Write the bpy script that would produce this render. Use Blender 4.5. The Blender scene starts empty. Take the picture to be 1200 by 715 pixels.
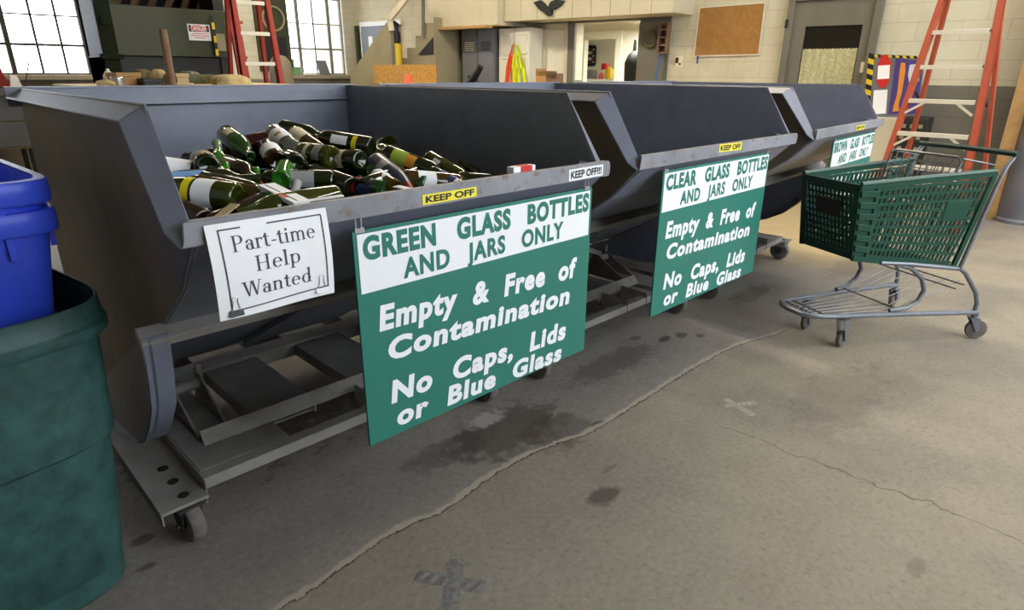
import bpy, bmesh, math, random
from mathutils import Vector, Matrix
PI = math.pi
SC = bpy.context.scene
COL = SC.collection
rnd = random.Random(7)

# ------------------------------------------------------------------ camera
FPX, PITCH, ROLL, YAW, EYE = 729.3, 0.35815, 0.006527, 0.78, Vector((0, 0, 1.45))
_cp, _sp, _cr, _sr = math.cos(PITCH), math.sin(PITCH), math.cos(ROLL), math.sin(ROLL)
_F = Vector((0, _cp, -_sp)); _R0 = Vector((1, 0, 0)); _U0 = Vector((0, _sp, _cp))
_R = _R0 * _cr + _U0 * _sr; _U = _U0 * _cr - _R0 * _sr
_M = Matrix.Rotation(-YAW, 3, 'Z')
CR, CU, CF = _M @ _R, _M @ _U, _M @ _F
cam_data = bpy.data.cameras.new('camera')
cam_data.sensor_width = 36.0
cam_data.lens = 36.0 * FPX / 1200.0
cam_data.clip_start = 0.05; cam_data.clip_end = 200
cam = bpy.data.objects.new('camera', cam_data); COL.objects.link(cam)
m3 = Matrix((CR, CU, -CF)).transposed()
cam.matrix_world = Matrix.Translation(EYE) @ m3.to_4x4()
SC.camera = cam

def ray(x, y): return CF * FPX + CR * (x - 600.0) - CU * (y - 357.5)
def at(x, y, axis, val):
    """where the line of sight through a picture point meets the plane axis = val"""
    d = ray(x, y); t = (val - EYE[axis]) / d[axis]
    return EYE + d * t

# ------------------------------------------------------------------ light and exposure
SC.view_settings.view_transform = 'Standard'
SC.view_settings.look = 'None'
SC.view_settings.gamma = 1.0
SC.view_settings.exposure = 0.40
SC.view_settings.use_curve_mapping = False
world = bpy.data.worlds.new('sky'); SC.world = world; world.use_nodes = True
wn = world.node_tree.nodes; wn['Background'].inputs['Color'].default_value = (0.86, 0.93, 1.0, 1)
wn['Background'].inputs['Strength'].default_value = 5.2
try: SC.cycles.max_bounces = 8; SC.cycles.use_denoising = True; SC.cycles.sample_clamp_indirect = 6.0
except Exception: pass

def area_light(name, loc, size, power, color, rot=(0, 0, 0), portal=False):
    l = bpy.data.lights.new(name, 'AREA'); l.shape = 'RECTANGLE'; l.size, l.size_y = size
    l.energy = power; l.color = color
    o = bpy.data.objects.new(name, l); COL.objects.link(o); o.location = loc; o.rotation_euler = rot
    if portal: l.cycles.is_portal = True
    return o
DAYLIGHT_GAP = (1.0, 9.3, 1.35, 4.3)      # unseen opening behind the camera, added and shaped for its daylight: x from, x to, sill, head
FRONT_Y = -3.2
area_light('daylight_portal', ((DAYLIGHT_GAP[0] + DAYLIGHT_GAP[1]) / 2, FRONT_Y - 0.02, (DAYLIGHT_GAP[2] + DAYLIGHT_GAP[3]) / 2), (DAYLIGHT_GAP[1] - DAYLIGHT_GAP[0], DAYLIGHT_GAP[3] - DAYLIGHT_GAP[2]), 1, (1, 1, 1), (PI / 2, 0, PI), True)

# ------------------------------------------------------------------ materials
def rgb(r, g, b):
    f = lambda c: (c / 255 / 12.92) if c / 255 <= 0.04045 else ((c / 255 + 0.055) / 1.055) ** 2.4
    return (f(r), f(g), f(b), 1.0)
def mat(name, col, rough=0.6, metal=0.0, var=0.0, scale=8.0, bump=0.0, trans=0.0, coat=0.0, emis=None, col2=None, ior=1.45, bscale=None):
    m = bpy.data.materials.new(name); m.use_nodes = True
    nt = m.node_tree; b = nt.nodes['Principled BSDF']
    b.inputs['Base Color'].default_value = col
    b.inputs['Roughness'].default_value = rough; b.inputs['Metallic'].default_value = metal
    b.inputs['Transmission Weight'].default_value = trans; b.inputs['Coat Weight'].default_value = coat
    b.inputs['IOR'].default_value = ior
    if emis: b.inputs['Emission Color'].default_value = emis[0]; b.inputs['Emission Strength'].default_value = emis[1]
    if var or col2 or bump:
        tc = nt.nodes.new('ShaderNodeTexCoord'); nz = nt.nodes.new('ShaderNodeTexNoise')
        nz.inputs['Scale'].default_value = scale; nz.inputs['Detail'].default_value = 8; nz.inputs['Roughness'].default_value = 0.65
        nt.links.new(tc.outputs['Object'], nz.inputs['Vector'])
        if var or col2:
            rp = nt.nodes.new('ShaderNodeValToRGB')
            c2 = col2 or tuple(min(1, c * (1 + var)) for c in col[:3]) + (1,)
            c1 = col if col2 else tuple(c * (1 - var) for c in col[:3]) + (1,)
            rp.color_ramp.elements[0].position = 0.34; rp.color_ramp.elements[0].color = c1
            rp.color_ramp.elements[1].position = 0.68; rp.color_ramp.elements[1].color = c2
            nt.links.new(nz.outputs['Fac'], rp.inputs['Fac']); nt.links.new(rp.outputs['Color'], b.inputs['Base Color'])
        if bump:
            bp = nt.nodes.new('ShaderNodeBump'); bp.inputs['Strength'].default_value = bump; bp.inputs['Distance'].default_value = 0.01
            if bscale:
                n2 = nt.nodes.new('ShaderNodeTexNoise'); n2.inputs['Scale'].default_value = bscale; n2.inputs['Detail'].default_value = 6
                nt.links.new(tc.outputs['Object'], n2.inputs['Vector']); nt.links.new(n2.outputs['Fac'], bp.inputs['Height'])
            else: nt.links.new(nz.outputs['Fac'], bp.inputs['Height'])
            nt.links.new(bp.outputs['Normal'], b.inputs['Normal'])
    return m
def worn_paint(name, paint, rust, amount, rough=0.45, var=0.25):
    """grey machine paint with mottling and rust flecks"""
    m = mat(name, paint, rough, 0.0, var, 5.0)
    nt = m.node_tree; b = nt.nodes['Principled BSDF']
    src = b.inputs['Base Color'].links[0].from_socket
    tc = next(n for n in nt.nodes if n.type == 'TEX_COORD')
    nz = nt.nodes.new('ShaderNodeTexNoise'); nz.inputs['Scale'].default_value = 22; nz.inputs['Detail'].default_value = 9; nz.inputs['Roughness'].default_value = 0.7
    nt.links.new(tc.outputs['Object'], nz.inputs['Vector'])
    rp = nt.nodes.new('ShaderNodeValToRGB'); rp.color_ramp.elements[0].position = amount; rp.color_ramp.elements[1].position = amount + 0.09
    nt.links.new(nz.outputs['Fac'], rp.inputs['Fac'])
    mx = nt.nodes.new('ShaderNodeMix'); mx.data_type = 'RGBA'
    nt.links.new(rp.outputs['Color'], mx.inputs['Factor']); nt.links.new(src, mx.inputs['A']); mx.inputs['B'].default_value = rust
    nt.links.new(mx.outputs['Result'], b.inputs['Base Color'])
    bp = nt.nodes.new('ShaderNodeBump'); bp.inputs['Strength'].default_value = 0.12; bp.inputs['Distance'].default_value = 0.004
    nt.links.new(nz.outputs['Fac'], bp.inputs['Height']); nt.links.new(bp.outputs['Normal'], b.inputs['Normal'])
    return m
RUST = rgb(112, 74, 52)
M = {}
M['steel'] = worn_paint('hopper paint', rgb(108, 113, 130), rgb(60, 56, 56), 0.63, 0.42, 0.16); M['steel'].node_tree.nodes['Principled BSDF'].inputs['Specular IOR Level'].default_value = 1.0
M['dusty'] = mat('brown dusty paint', rgb(112, 100, 78), 0.5, 0, 0.3, 2.2, 0.1, bscale=40, col2=rgb(84, 82, 82))
M['lip_steel'] = worn_paint('worn lip paint', rgb(132, 133, 140), rgb(116, 94, 80), 0.55, 0.5)
M['base_steel'] = worn_paint('dusty base paint', rgb(140, 137, 134), RUST, 0.66, 0.6)
M['rusty'] = mat('rusty bolt', rgb(120, 92, 78), 0.8, 0.2, 0.3, 40)
M['rubber'] = mat('grey caster rubber', rgb(104, 100, 96), 0.8, 0, 0.25, 30)
M['hub'] = mat('caster hub', rgb(70, 68, 66), 0.5, 0.5, 0.2, 30)
M['sign_green'] = mat('sign green', rgb(40, 116, 102), 0.45, 0, 0.05, 3)
M['sign_white'] = mat('sign white', rgb(236, 238, 242), 0.45)
M['paper'] = mat('paper', rgb(240, 241, 244), 0.7, 0, 0.03, 6)
M['ink'] = mat('grey ink', rgb(74, 74, 84), 0.7)
M['black'] = mat('black', rgb(22, 22, 24), 0.5)
M['yellow_tape'] = mat('yellow sticker', rgb(236, 222, 60), 0.5)
M['clip_wire'] = mat('clip wire', rgb(190, 190, 195), 0.3, 0.9)
M['clip_white'] = mat('white tape', rgb(225, 226, 230), 0.5)
M['blue'] = mat('blue tote plastic', rgb(60, 88, 232), 0.38, 0, 0.10, 6, 0.08, bscale=60)
M['bin_green'] = mat('scuffed green plastic', rgb(46, 82, 78), 0.5, 0, 0.35, 14, 0.25, bscale=30)
M['cart_green'] = mat('cart green plastic', rgb(14, 66, 51), 0.38)
M['cart_dark'] = mat('cart dark green plastic', rgb(12, 52, 42), 0.4)
M['cart_metal'] = mat('cart zinc grey', rgb(128, 132, 140), 0.4, 0.55, 0.12, 20)
M['chrome'] = mat('wire chrome', rgb(120, 120, 120), 0.4, 0.8)
M['orange'] = mat('ladder orange fibreglass', rgb(168, 76, 50), 0.65, 0, 0.08, 10)
M['alu'] = mat('aluminium step', rgb(214, 208, 190), 0.45, 0.1)
M['wood'] = mat('bare pine', rgb(186, 150, 98), 0.7, 0, 0.2, 9, col2=rgb(160, 124, 76))
M['osb'] = mat('strand board', rgb(150, 108, 48), 0.8, 0, 0.3, 34, col2=rgb(206, 164, 88))
M['cork'] = mat('cork', rgb(160, 116, 62), 0.9, 0, 0.14, 18)
M['cream'] = mat('cream paint', rgb(202, 195, 170), 0.7, 0, 0.06, 2)
M['white_paint'] = mat('white paint', rgb(225, 222, 208), 0.6, 0, 0.04, 3)
M['tan_paint'] = mat('tan board', rgb(146, 138, 112), 0.8, 0, 0.10, 3)
M['grey_paint'] = mat('grey door paint', rgb(112, 108, 96), 0.6, 0, 0.08, 4)
M['locker_grey'] = mat('locker grey', rgb(112, 114, 118), 0.45, 0.1, 0.06, 3)
M['dark_green'] = mat('baler green', rgb(54, 59, 34), 0.55, 0, 0.12, 5)
M['dark'] = mat('dark steel', rgb(34, 36, 32), 0.6, 0, 0.2, 8)
M['matte_dark'] = mat('matte dark green steel', rgb(34, 38, 28), 1.0, 0, 0.2, 8); M['matte_dark'].node_tree.nodes['Principled BSDF'].inputs['Specular IOR Level'].default_value = 0.1
M['ladder_red'] = mat('red ladder fibreglass', rgb(160, 52, 38), 0.6, 0, 0.1, 10)
M['red_paint'] = mat('dark red paint', rgb(150, 40, 30), 0.5, 0, 0.15, 8)
M['red'] = mat('red', rgb(196, 40, 34), 0.5)
M['brown'] = mat('rusty brown pipe', rgb(118, 92, 70), 0.7, 0, 0.2, 20)
M['card'] = mat('cardboard', rgb(178, 140, 92), 0.8, 0, 0.1, 8)
M['hivis'] = mat('hi-vis yellow', rgb(214, 226, 40), 0.7, 0, 0.1, 12)
M['hivis_orange'] = mat('hi-vis orange', rgb(240, 92, 42), 0.7)
M['silver'] = mat('reflective strip', rgb(200, 202, 205), 0.4)
M['cone'] = mat('cone orange', rgb(246, 92, 62), 0.55)
M['bucket_yellow'] = mat('yellow paint', rgb(214, 184, 30), 0.5)
M['purple'] = mat('poster purple', rgb(74, 56, 124), 0.6)
M['poster_orange'] = mat('poster orange', rgb(216, 140, 48), 0.6)
M['curtain'] = mat('speckled curtain', rgb(206, 200, 160), 0.9, 0, 0.2, 40, col2=rgb(150, 150, 110))
M['glass_dark'] = mat('dark door glass', rgb(28, 26, 20), 0.15)
M['teal'] = mat('teal label', rgb(40, 96, 110), 0.5)
M['pale_tape'] = mat('pale worn tape', rgb(166, 156, 142), 0.6, 0, 0.15, 30)
M['tape'] = mat('grey duct tape', rgb(120, 118, 115), 0.45, 0, 0.25, 60, 0.5)
M['rubbish'] = mat('dark scraps', rgb(128, 120, 110), 0.9, 0, 0.45, 18, 0.5)
M['plate'] = mat('cream switch plate', rgb(226, 218, 186), 0.5)
M['scarf'] = mat('tan cloth', rgb(170, 152, 110), 0.9, 0, 0.2, 14)
M['olive_cloth'] = mat('olive scraps', rgb(92, 84, 52), 0.9, 0, 0.3, 14)

def pick(name, stops):
    pass
# ------------------------------------------------------------------ mesh helpers
class MB:
    """collects faces; build() links them as ONE mesh object"""
    def __init__(s, off=(0, 0, 0)): s.v = []; s.f = []; s.mi = []; s.cur = 0; s.off = Vector(off)
    def raw(s, vs, fs):
        n = len(s.v); s.v += [tuple(Vector(v) - s.off) for v in vs]
        for f in fs: s.f.append([n + i for i in f]); s.mi.append(s.cur)
    def mat(s, i): s.cur = i; return s
    def box(s, lo, hi):
        x0, y0, z0 = lo; x1, y1, z1 = hi
        s.raw([(x0, y0, z0), (x1, y0, z0), (x1, y1, z0), (x0, y1, z0), (x0, y0, z1), (x1, y0, z1), (x1, y1, z1), (x0, y1, z1)],
              [(0, 3, 2, 1), (4, 5, 6, 7), (0, 1, 5, 4), (1, 2, 6, 5), (2, 3, 7, 6), (3, 0, 4, 7)]); return s
    def obox(s, c, ax, ay, az, sx, sy, sz):
        """box of full sizes sx, sy, sz along the unit axes ax, ay, az"""
        c = Vector(c); vs = []
        for k in (-1, 1):
            for i, j in ((-1, -1), (1, -1), (1, 1), (-1, 1)):
                vs.append(c + ax * (i * sx / 2) + ay * (j * sy / 2) + az * (k * sz / 2))
        s.raw(vs, [(0, 3, 2, 1), (4, 5, 6, 7), (0, 1, 5, 4), (1, 2, 6, 5), (2, 3, 7, 6), (3, 0, 4, 7)]); return s
    def bar(s, a, b, w, h, up=(0, 0, 1)):
        a, b = Vector(a), Vector(b); d = (b - a); L = d.length
        if L < 1e-6: return s
        d /= L; up = Vector(up)
        if abs(d.dot(up)) > 0.98: up = Vector((1, 0, 0)) if abs(d.x) < 0.9 else Vector((0, 1, 0))
        y = up.cross(d).normalized(); z = d.cross(y)
        return s.obox((a + b) / 2, d, y, z, L, w, h)
    def prism(s, pts, d):
        """a closed outline of 3-D points pushed along d"""
        pts = [Vector(p) for p in pts]; d = Vector(d); n = len(pts)
        s.raw(pts + [p + d for p in pts], [tuple(range(n))[::-1], tuple(range(n, 2 * n))] + [(i, (i + 1) % n, n + (i + 1) % n, n + i) for i in range(n)]); return s
    def sheet(s, rows):
        n = len(rows[0]); vs = [p for r in rows for p in r]
        s.raw(vs, [(i * n + j, i * n + j + 1, (i + 1) * n + j + 1, (i + 1) * n + j) for i in range(len(rows) - 1) for j in range(n - 1)]); return s
    def tube(s, path, r, n=8, caps=True):
        path = [Vector(p) for p in path]; rings = []; prev = None
        for i, p in enumerate(path):
            d = (path[min(i + 1, len(path) - 1)] - path[max(i - 1, 0)])
            d = d.normalized() if d.length > 1e-9 else Vector((0, 0, 1))
            if prev is None:
                up = Vector((0, 0, 1)) if abs(d.z) < 0.9 else Vector((1, 0, 0)); x = up.cross(d).normalized()
            else: x = (prev - d * prev.dot(d)).normalized()
            y = d.cross(x); prev = x; rr = r[i] if isinstance(r, (list, tuple)) else r
            rings.append([p + (x * math.cos(2 * PI * k / n) + y * math.sin(2 * PI * k / n)) * rr for k in range(n)])
        vs = [v for q in rings for v in q]; fs = []
        for i in range(len(rings) - 1):
            for k in range(n): fs.append((i * n + k, i * n + (k + 1) % n, (i + 1) * n + (k + 1) % n, (i + 1) * n + k))
        if caps: fs.append(tuple(range(n))[::-1]); fs.append(tuple(range((len(rings) - 1) * n, len(rings) * n)))
        s.raw(vs, fs); return s
    def lathe(s, prof, c=(0, 0, 0), ax=(0, 0, 1), n=20, a0=0.0, a1=2 * PI):
        """profile of (radius, height) turned about ax through c"""
        c = Vector(c); ax = Vector(ax).normalized()
        x = ax.orthogonal().normalized() if abs(ax.z) < 0.99 else Vector((1, 0, 0)); y = ax.cross(x)
        full = abs(a1 - a0 - 2 * PI) < 1e-6; m = n if full else n + 1
        vs = []
        for r, h in prof:
            for k in range(m):
                a = a0 + (a1 - a0) * k / n; vs.append(c + ax * h + (x * math.cos(a) + y * math.sin(a)) * r)
        fs = []
        for i in range(len(prof) - 1):
            for k in range(n):
                k2 = (k + 1) % m; fs.append((i * m + k, i * m + k2, (i + 1) * m + k2, (i + 1) * m + k))
        s.raw(vs, fs); return s
    def build(s, name, mats, parent=None, bevel=0.0, smooth=35, weld=False):
        me = bpy.data.meshes.new(name); me.from_pydata(s.v, [], s.f)
        mats = mats if isinstance(mats, (list, tuple)) else [mats]
        for m in mats: me.materials.append(m)
        if len(mats) > 1: me.polygons.foreach_set('material_index', s.mi)
        bm = bmesh.new(); bm.from_mesh(me)
        if weld: bmesh.ops.remove_doubles(bm, verts=bm.verts, dist=1e-5)
        bmesh.ops.recalc_face_normals(bm, faces=bm.faces); bm.to_mesh(me); bm.free()
        if smooth:
            me.polygons.foreach_set('use_smooth', [True] * len(me.polygons)); me.set_sharp_from_angle(angle=math.radians(smooth))
        o = bpy.data.objects.new(name, me); COL.objects.link(o)
        if parent: o.parent = parent
        if bevel:
            b = o.modifiers.new('bevel', 'BEVEL'); b.width = bevel; b.segments = 2; b.limit_method = 'ANGLE'
        return o
def tag(o, label, cat, group=None, kind=None):
    o['label'] = label; o['category'] = cat
    if group: o['group'] = group
    if kind: o['kind'] = kind
    return o
def thing(name, label, cat, loc=(0, 0, 0), rz=0.0, group=None):
    o = bpy.data.objects.new(name, None); o.empty_display_size = 0.1; COL.objects.link(o)
    o.location = loc; o.rotation_euler = (0, 0, rz); return tag(o, label, cat, group)
def structure(o): o['kind'] = 'structure'; return o
def copy_tree(o, parent=None):
    c = o.copy(); COL.objects.link(c)
    if parent: c.parent = parent
    for ch in list(o.children): copy_tree(ch, c)
    return c
def arc(cx, cy, r, a0, a1, n): return [(cx + r * math.cos(a0 + (a1 - a0) * i / n), cy + r * math.sin(a0 + (a1 - a0) * i / n)) for i in range(n + 1)]

# ------------------------------------------------------------------ lettering
def glyph_mesh(text, bold=0.0, shear=0.0, gap=1.0):
    cu = bpy.data.curves.new('lettering', 'FONT'); cu.body = text; cu.size = 1.0
    cu.offset = bold; cu.shear = shear; cu.extrude = 0.0; cu.space_character = gap
    cu.resolution_u = 4; cu.fill_mode = 'FRONT'
    o = bpy.data.objects.new('lettering', cu); COL.objects.link(o)
    dg = bpy.context.evaluated_depsgraph_get(); dg.update()
    me = bpy.data.meshes.new_from_object(o.evaluated_get(dg))
    bpy.data.objects.remove(o); bpy.data.curves.remove(cu)
    vs = [(v.co.x, v.co.y) for v in me.vertices]; fs = [tuple(p.vertices) for p in me.polygons]
    bpy.data.meshes.remove(me); return vs, fs
_cap = {}
def lettering(mb, text, x0, x1, base, cap, origin, ux, uy, bold=0.0, shear=0.0, gap=1.0):
    """puts text between x0 and x1 on a baseline, in the plane origin + ux*x + uy*y"""
    vs, fs = glyph_mesh(text, bold, shear, gap)
    if bold not in _cap: _cap[bold] = glyph_mesh('H', bold, 0)[0]
    ch = max(v[1] for v in _cap[bold]) - min(v[1] for v in _cap[bold]); cb = min(v[1] for v in _cap[bold])
    a, b = min(v[0] for v in vs), max(v[0] for v in vs)
    origin, ux, uy = Vector(origin), Vector(ux), Vector(uy)
    mb.raw([origin + ux * (x0 + (v[0] - a) / (b - a) * (x1 - x0)) + uy * (base + (v[1] - cb) / ch * cap) for v in vs], fs)
# ------------------------------------------------------------------ the concrete floor
def nodes_floor():
    m = bpy.data.materials.new('concrete floor'); m.use_nodes = True
    nt = m.node_tree; N = nt.nodes; L = nt.links; b = N['Principled BSDF']; b.inputs['Roughness'].default_value = 0.62
    def val(x): return x if not isinstance(x, (int, float)) else None
    def math_(op, a, c=0.0, d=None):
        n = N.new('ShaderNodeMath'); n.operation = op
        for i, q in enumerate((a, c, d)):
            if q is None: continue
            if isinstance(q, (int, float)): n.inputs[i].default_value = q
            else: L.new(q, n.inputs[i])
        return n.outputs[0]
    def noise(scale, detail=6, rough=0.6, vec=None):
        n = N.new('ShaderNodeTexNoise'); n.inputs['Scale'].default_value = scale; n.inputs['Detail'].default_value = detail; n.inputs['Roughness'].default_value = rough
        L.new(vec or pos, n.inputs['Vector']); return n.outputs['Fac']
    def step(x, a, c):
        n = N.new('ShaderNodeMapRange'); n.interpolation_type = 'SMOOTHSTEP'; L.new(x, n.inputs['Value'])
        n.inputs['From Min'].default_value = a; n.inputs['From Max'].default_value = c; return n.outputs['Result']
    def mix(f, a, c, kind='MIX'):
        n = N.new('ShaderNodeMix'); n.data_type = 'RGBA'; n.blend_type = kind
        for s, q in (('Factor', f), ('A', a), ('B', c)):
            sock = [i for i in n.inputs if i.name == s and (i.type == 'RGBA' or s == 'Factor')][0]
            if isinstance(q, (int, float, tuple)): sock.default_value = q
            else: L.new(q, sock)
        return n.outputs['Result'] if False else [o for o in n.outputs if o.type == 'RGBA'][0]
    geo = N.new('ShaderNodeNewGeometry'); pos = geo.outputs['Position']
    sp = N.new('ShaderNodeSeparateXYZ'); L.new(pos, sp.inputs[0]); X, Y = sp.outputs[0], sp.outputs[1]
    # the long joint crack follows this line (x, y)
    fc = N.new('ShaderNodeFloatCurve'); cu = fc.mapping.curves[0]
    pts = [(-3, 1.42), (0.5, 1.435), (0.73, 1.455), (0.93, 1.47), (1.09, 1.445), (1.42, 1.475), (1.69, 1.45), (1.91, 1.405), (2.32, 1.41), (2.64, 1.42), (3.07, 1.41), (3.56, 1.31), (5, 1.2)]
    q = [((x + 3) / 8, (y - 1.1) / 0.5) for x, y in pts]
    cu.points[0].location = q[0]; cu.points[1].location = q[-1]
    for p in q[1:-1]: cu.points.new(*p)
    fc.mapping.update()
    L.new(math_('DIVIDE', math_('ADD', X, 3.0), 8.0), fc.inputs['Value'])
    yc = math_('ADD', math_('MULTIPLY', fc.outputs[0], 0.5), 1.1)
    wob = math_('MULTIPLY', math_('SUBTRACT', noise(20, 7, 0.75), 0.5), 0.05)
    dy = math_('SUBTRACT', math_('ADD', Y, wob), yc)          # + on the hopper side
    side = step(dy, -0.01, 0.01)
    big = noise(1.3, 5, 0.55); mid = noise(5, 8, 0.65); fine = noise(45, 6, 0.7)
    tan_ = mix(mid, rgb(134, 124, 108), rgb(162, 152, 135)); grey = mix(mid, rgb(108, 102, 96), rgb(144, 138, 131))
    # greyer patch on the front slab towards the joint
    patch = math_('MULTIPLY', step(big, 0.45, 0.62), 0.55)
    tan_ = mix(patch, tan_, rgb(118, 113, 106))
    near = step(math_('ADD', X, math_('ADD', math_('MULTIPLY', Y, -.5), math_('MULTIPLY', math_('SUBTRACT', big, .5), 1.6))), 2.6, 0.4)
    tan_ = mix(math_('MULTIPLY', near, .8), tan_, mix(mid, rgb(112, 106, 97), rgb(142, 136, 125)))
    c = mix(side, tan_, grey)
    c = mix(math_('MULTIPLY', step(X, 4.6, 5.6), step(Y, 1.2, 1.8)), c, mix(mid, rgb(156, 138, 100), rgb(180, 162, 126)))
    c = mix(math_('MULTIPLY', step(fine, 0.5, 0.75), 0.30), c, rgb(178, 170, 156))
    c = mix(math_('MULTIPLY', step(fine, 0.5, 0.30), 0.35), c, rgb(72, 66, 60))
    # oil and grime with shapes of their own, then dark ovals under the hoppers: (x, y, rx, ry, strength)
    for x, y, rx, ry, st in ((1.57, 1.105, .085, .05, .75), (2.97, 1.74, .06, .035, .8), (3.09, 1.70, .06, .04, .7), (3.17, 1.62, .035, .03, .7), (2.86, 1.86, .05, .03, .6),
                             (1.62, 1.68, .34, .20, .7), (1.78, 1.52, .22, .14, .55), (2.5, 1.75, .4, .12, .5), (1.35, 1.72, .25, .10, .45), (1.94, 1.42, .06, .03, .9),
                             (.30, 2.02, .05, .03, .8), (.27, 1.88, .04, .02, .7), (1.72, 1.19, .05, .012, .4), (4.1, 1.75, .35, .10, .45), (5.3, 1.5, .5, .15, .3), (2.0, .2, .06, .03, .3), (3.0, .78, .5, .22, .25),
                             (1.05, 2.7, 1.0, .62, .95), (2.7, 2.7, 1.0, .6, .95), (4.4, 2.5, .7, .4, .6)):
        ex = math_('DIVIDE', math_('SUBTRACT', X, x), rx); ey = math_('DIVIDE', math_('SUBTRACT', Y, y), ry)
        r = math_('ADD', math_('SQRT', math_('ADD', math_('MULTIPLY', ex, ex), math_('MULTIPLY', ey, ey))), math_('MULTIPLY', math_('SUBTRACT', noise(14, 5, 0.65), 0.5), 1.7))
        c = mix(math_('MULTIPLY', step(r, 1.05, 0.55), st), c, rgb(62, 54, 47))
    # pale spilled powder by the casters, pale crumbled edge of the joint, the dark joint itself
    ex = math_('DIVIDE', math_('SUBTRACT', X, 1.62), .13); ey = math_('DIVIDE', math_('SUBTRACT', Y, 1.80), .07)
    r = math_('ADD', math_('SQRT', math_('ADD', math_('MULTIPLY', ex, ex), math_('MULTIPLY', ey, ey))), math_('MULTIPLY', math_('SUBTRACT', noise(18, 5, 0.65), 0.5), 1.8))
    c = mix(math_('MULTIPLY', step(r, 1.0, 0.4), .6), c, rgb(176, 172, 166))
    lim = step(X, 3.75, 3.5)
    c = mix(math_('MULTIPLY', math_('MULTIPLY', math_('MULTIPLY', step(math_('ADD', dy, math_('MULTIPLY', math_('SUBTRACT', noise(7, 5, .7), .5), .07)), 0.032, 0.018), step(dy, -.002, 0.003)), lim), .75), c, rgb(172, 162, 144))
    dab = math_('ABSOLUTE', math_('ADD', dy, math_('MULTIPLY', math_('SUBTRACT', noise(70, 3), 0.5), 0.012)))
    line = math_('MULTIPLY', math_('MULTIPLY', step(dab, 0.0055, 0.001), lim), .85)
    c = mix(line, c, rgb(40, 34, 28))
    # hairline crack that wanders across the front slab
    xc = math_('ADD', 2.36, math_('MULTIPLY', math_('SUBTRACT', noise(2.6, 4, 0.6), 0.5), 0.30))
    xc = math_('ADD', xc, math_('MULTIPLY', math_('SUBTRACT', 0.5, Y), 0.06))
    hair = math_('MULTIPLY', math_('MULTIPLY', step(math_('ABSOLUTE', math_('SUBTRACT', X, xc)), 0.006, 0.0015), step(Y, 1.08, 1.0)), .6)
    c = mix(hair, c, rgb(70, 60, 50))
    yb = math_('ADD', 1.34, math_('MULTIPLY', math_('SUBTRACT', X, 0.86), -2.5))
    L.new(c, b.inputs['Base Color'])
    bp = N.new('ShaderNodeBump'); bp.inputs['Strength'].default_value = 0.25; bp.inputs['Distance'].default_value = 0.006
    L.new(math_('SUBTRACT', math_('ADD', math_('MULTIPLY', mid, .5), math_('MULTIPLY', fine, .4)), math_('MULTIPLY', line, 2.0)), bp.inputs['Height']); L.new(bp.outputs[0], b.inputs['Normal'])
    return m
fl = MB(); fl.box((-3.2, FRONT_Y - 0.2, -0.2), (13, 13, 0)); structure(fl.build('floor', nodes_floor()))

# ------------------------------------------------------------------ walls
def wall_mat(name, up, low, split, bw=0.42, bh=0.2, jit=0.02):
    m = bpy.data.materials.new(name); m.use_nodes = True
    nt = m.node_tree; N = nt.nodes; L = nt.links; b = N['Principled BSDF']; b.inputs['Roughness'].default_value = 0.75
    tc = N.new('ShaderNodeTexCoord'); sp = N.new('ShaderNodeSeparateXYZ'); cb = N.new('ShaderNodeCombineXYZ')
    L.new(tc.outputs['Object'], sp.inputs[0]); L.new(sp.outputs[0], cb.inputs[0]); L.new(sp.outputs[2], cb.inputs[1])
    br = N.new('ShaderNodeTexBrick'); L.new(cb.outputs[0], br.inputs['Vector']); br.inputs['Scale'].default_value = 1.0
    br.inputs['Brick Width'].default_value = bw; br.inputs['Row Height'].default_value = bh; br.inputs['Mortar Size'].default_value = 0.006; br.inputs['Mortar Smooth'].default_value = 0.5
    br.inputs['Color1'].default_value = (1, 1, 1, 1); br.inputs['Color2'].default_value = (1 - jit, 1 - jit, 1 - jit, 1); br.inputs['Mortar'].default_value = (.8, .8, .8, 1)
    gt = N.new('ShaderNodeMath'); gt.operation = 'GREATER_THAN'; L.new(sp.outputs[2], gt.inputs[0]); gt.inputs[1].default_value = split
    nz = N.new('ShaderNodeTexNoise'); nz.inputs['Scale'].default_value = 1.6; nz.inputs['Detail'].default_value = 8; nz.inputs['Roughness'].default_value = .7; L.new(tc.outputs['Object'], nz.inputs['Vector'])
    mx = N.new('ShaderNodeMix'); mx.data_type = 'RGBA'; L.new(gt.outputs[0], mx.inputs[0]); mx.inputs[6].default_value = low; mx.inputs[7].default_value = up
    m2 = N.new('ShaderNodeMix'); m2.data_type = 'RGBA'; m2.blend_type = 'MULTIPLY'; m2.inputs[0].default_value = 1; L.new(mx.outputs[2], m2.inputs[6]); L.new(br.outputs['Color'], m2.inputs[7])
    rp = N.new('ShaderNodeValToRGB'); rp.color_ramp.elements[0].position = .3; rp.color_ramp.elements[0].color = (.82, .8, .76, 1); rp.color_ramp.elements[1].position = .55; rp.color_ramp.elements[1].color = (1, 1, 1, 1); L.new(nz.outputs['Fac'], rp.inputs['Fac'])
    m4 = N.new('ShaderNodeMix'); m4.data_type = 'RGBA'; m4.blend_type = 'MULTIPLY'; m4.inputs[0].default_value = 1; L.new(m2.outputs[2], m4.inputs[6]); L.new(rp.outputs[0], m4.inputs[7])
    L.new(m4.outputs[2], b.inputs['Base Color'])
    bp = N.new('ShaderNodeBump'); bp.inputs['Strength'].default_value = .4; bp.inputs['Distance'].default_value = .01; L.new(br.outputs['Color'], bp.inputs['Height']); L.new(bp.outputs[0], b.inputs['Normal'])
    return m
M['wall'] = wall_mat('painted block wall', rgb(206, 199, 174), rgb(120, 116, 104), 1.34)
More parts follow.
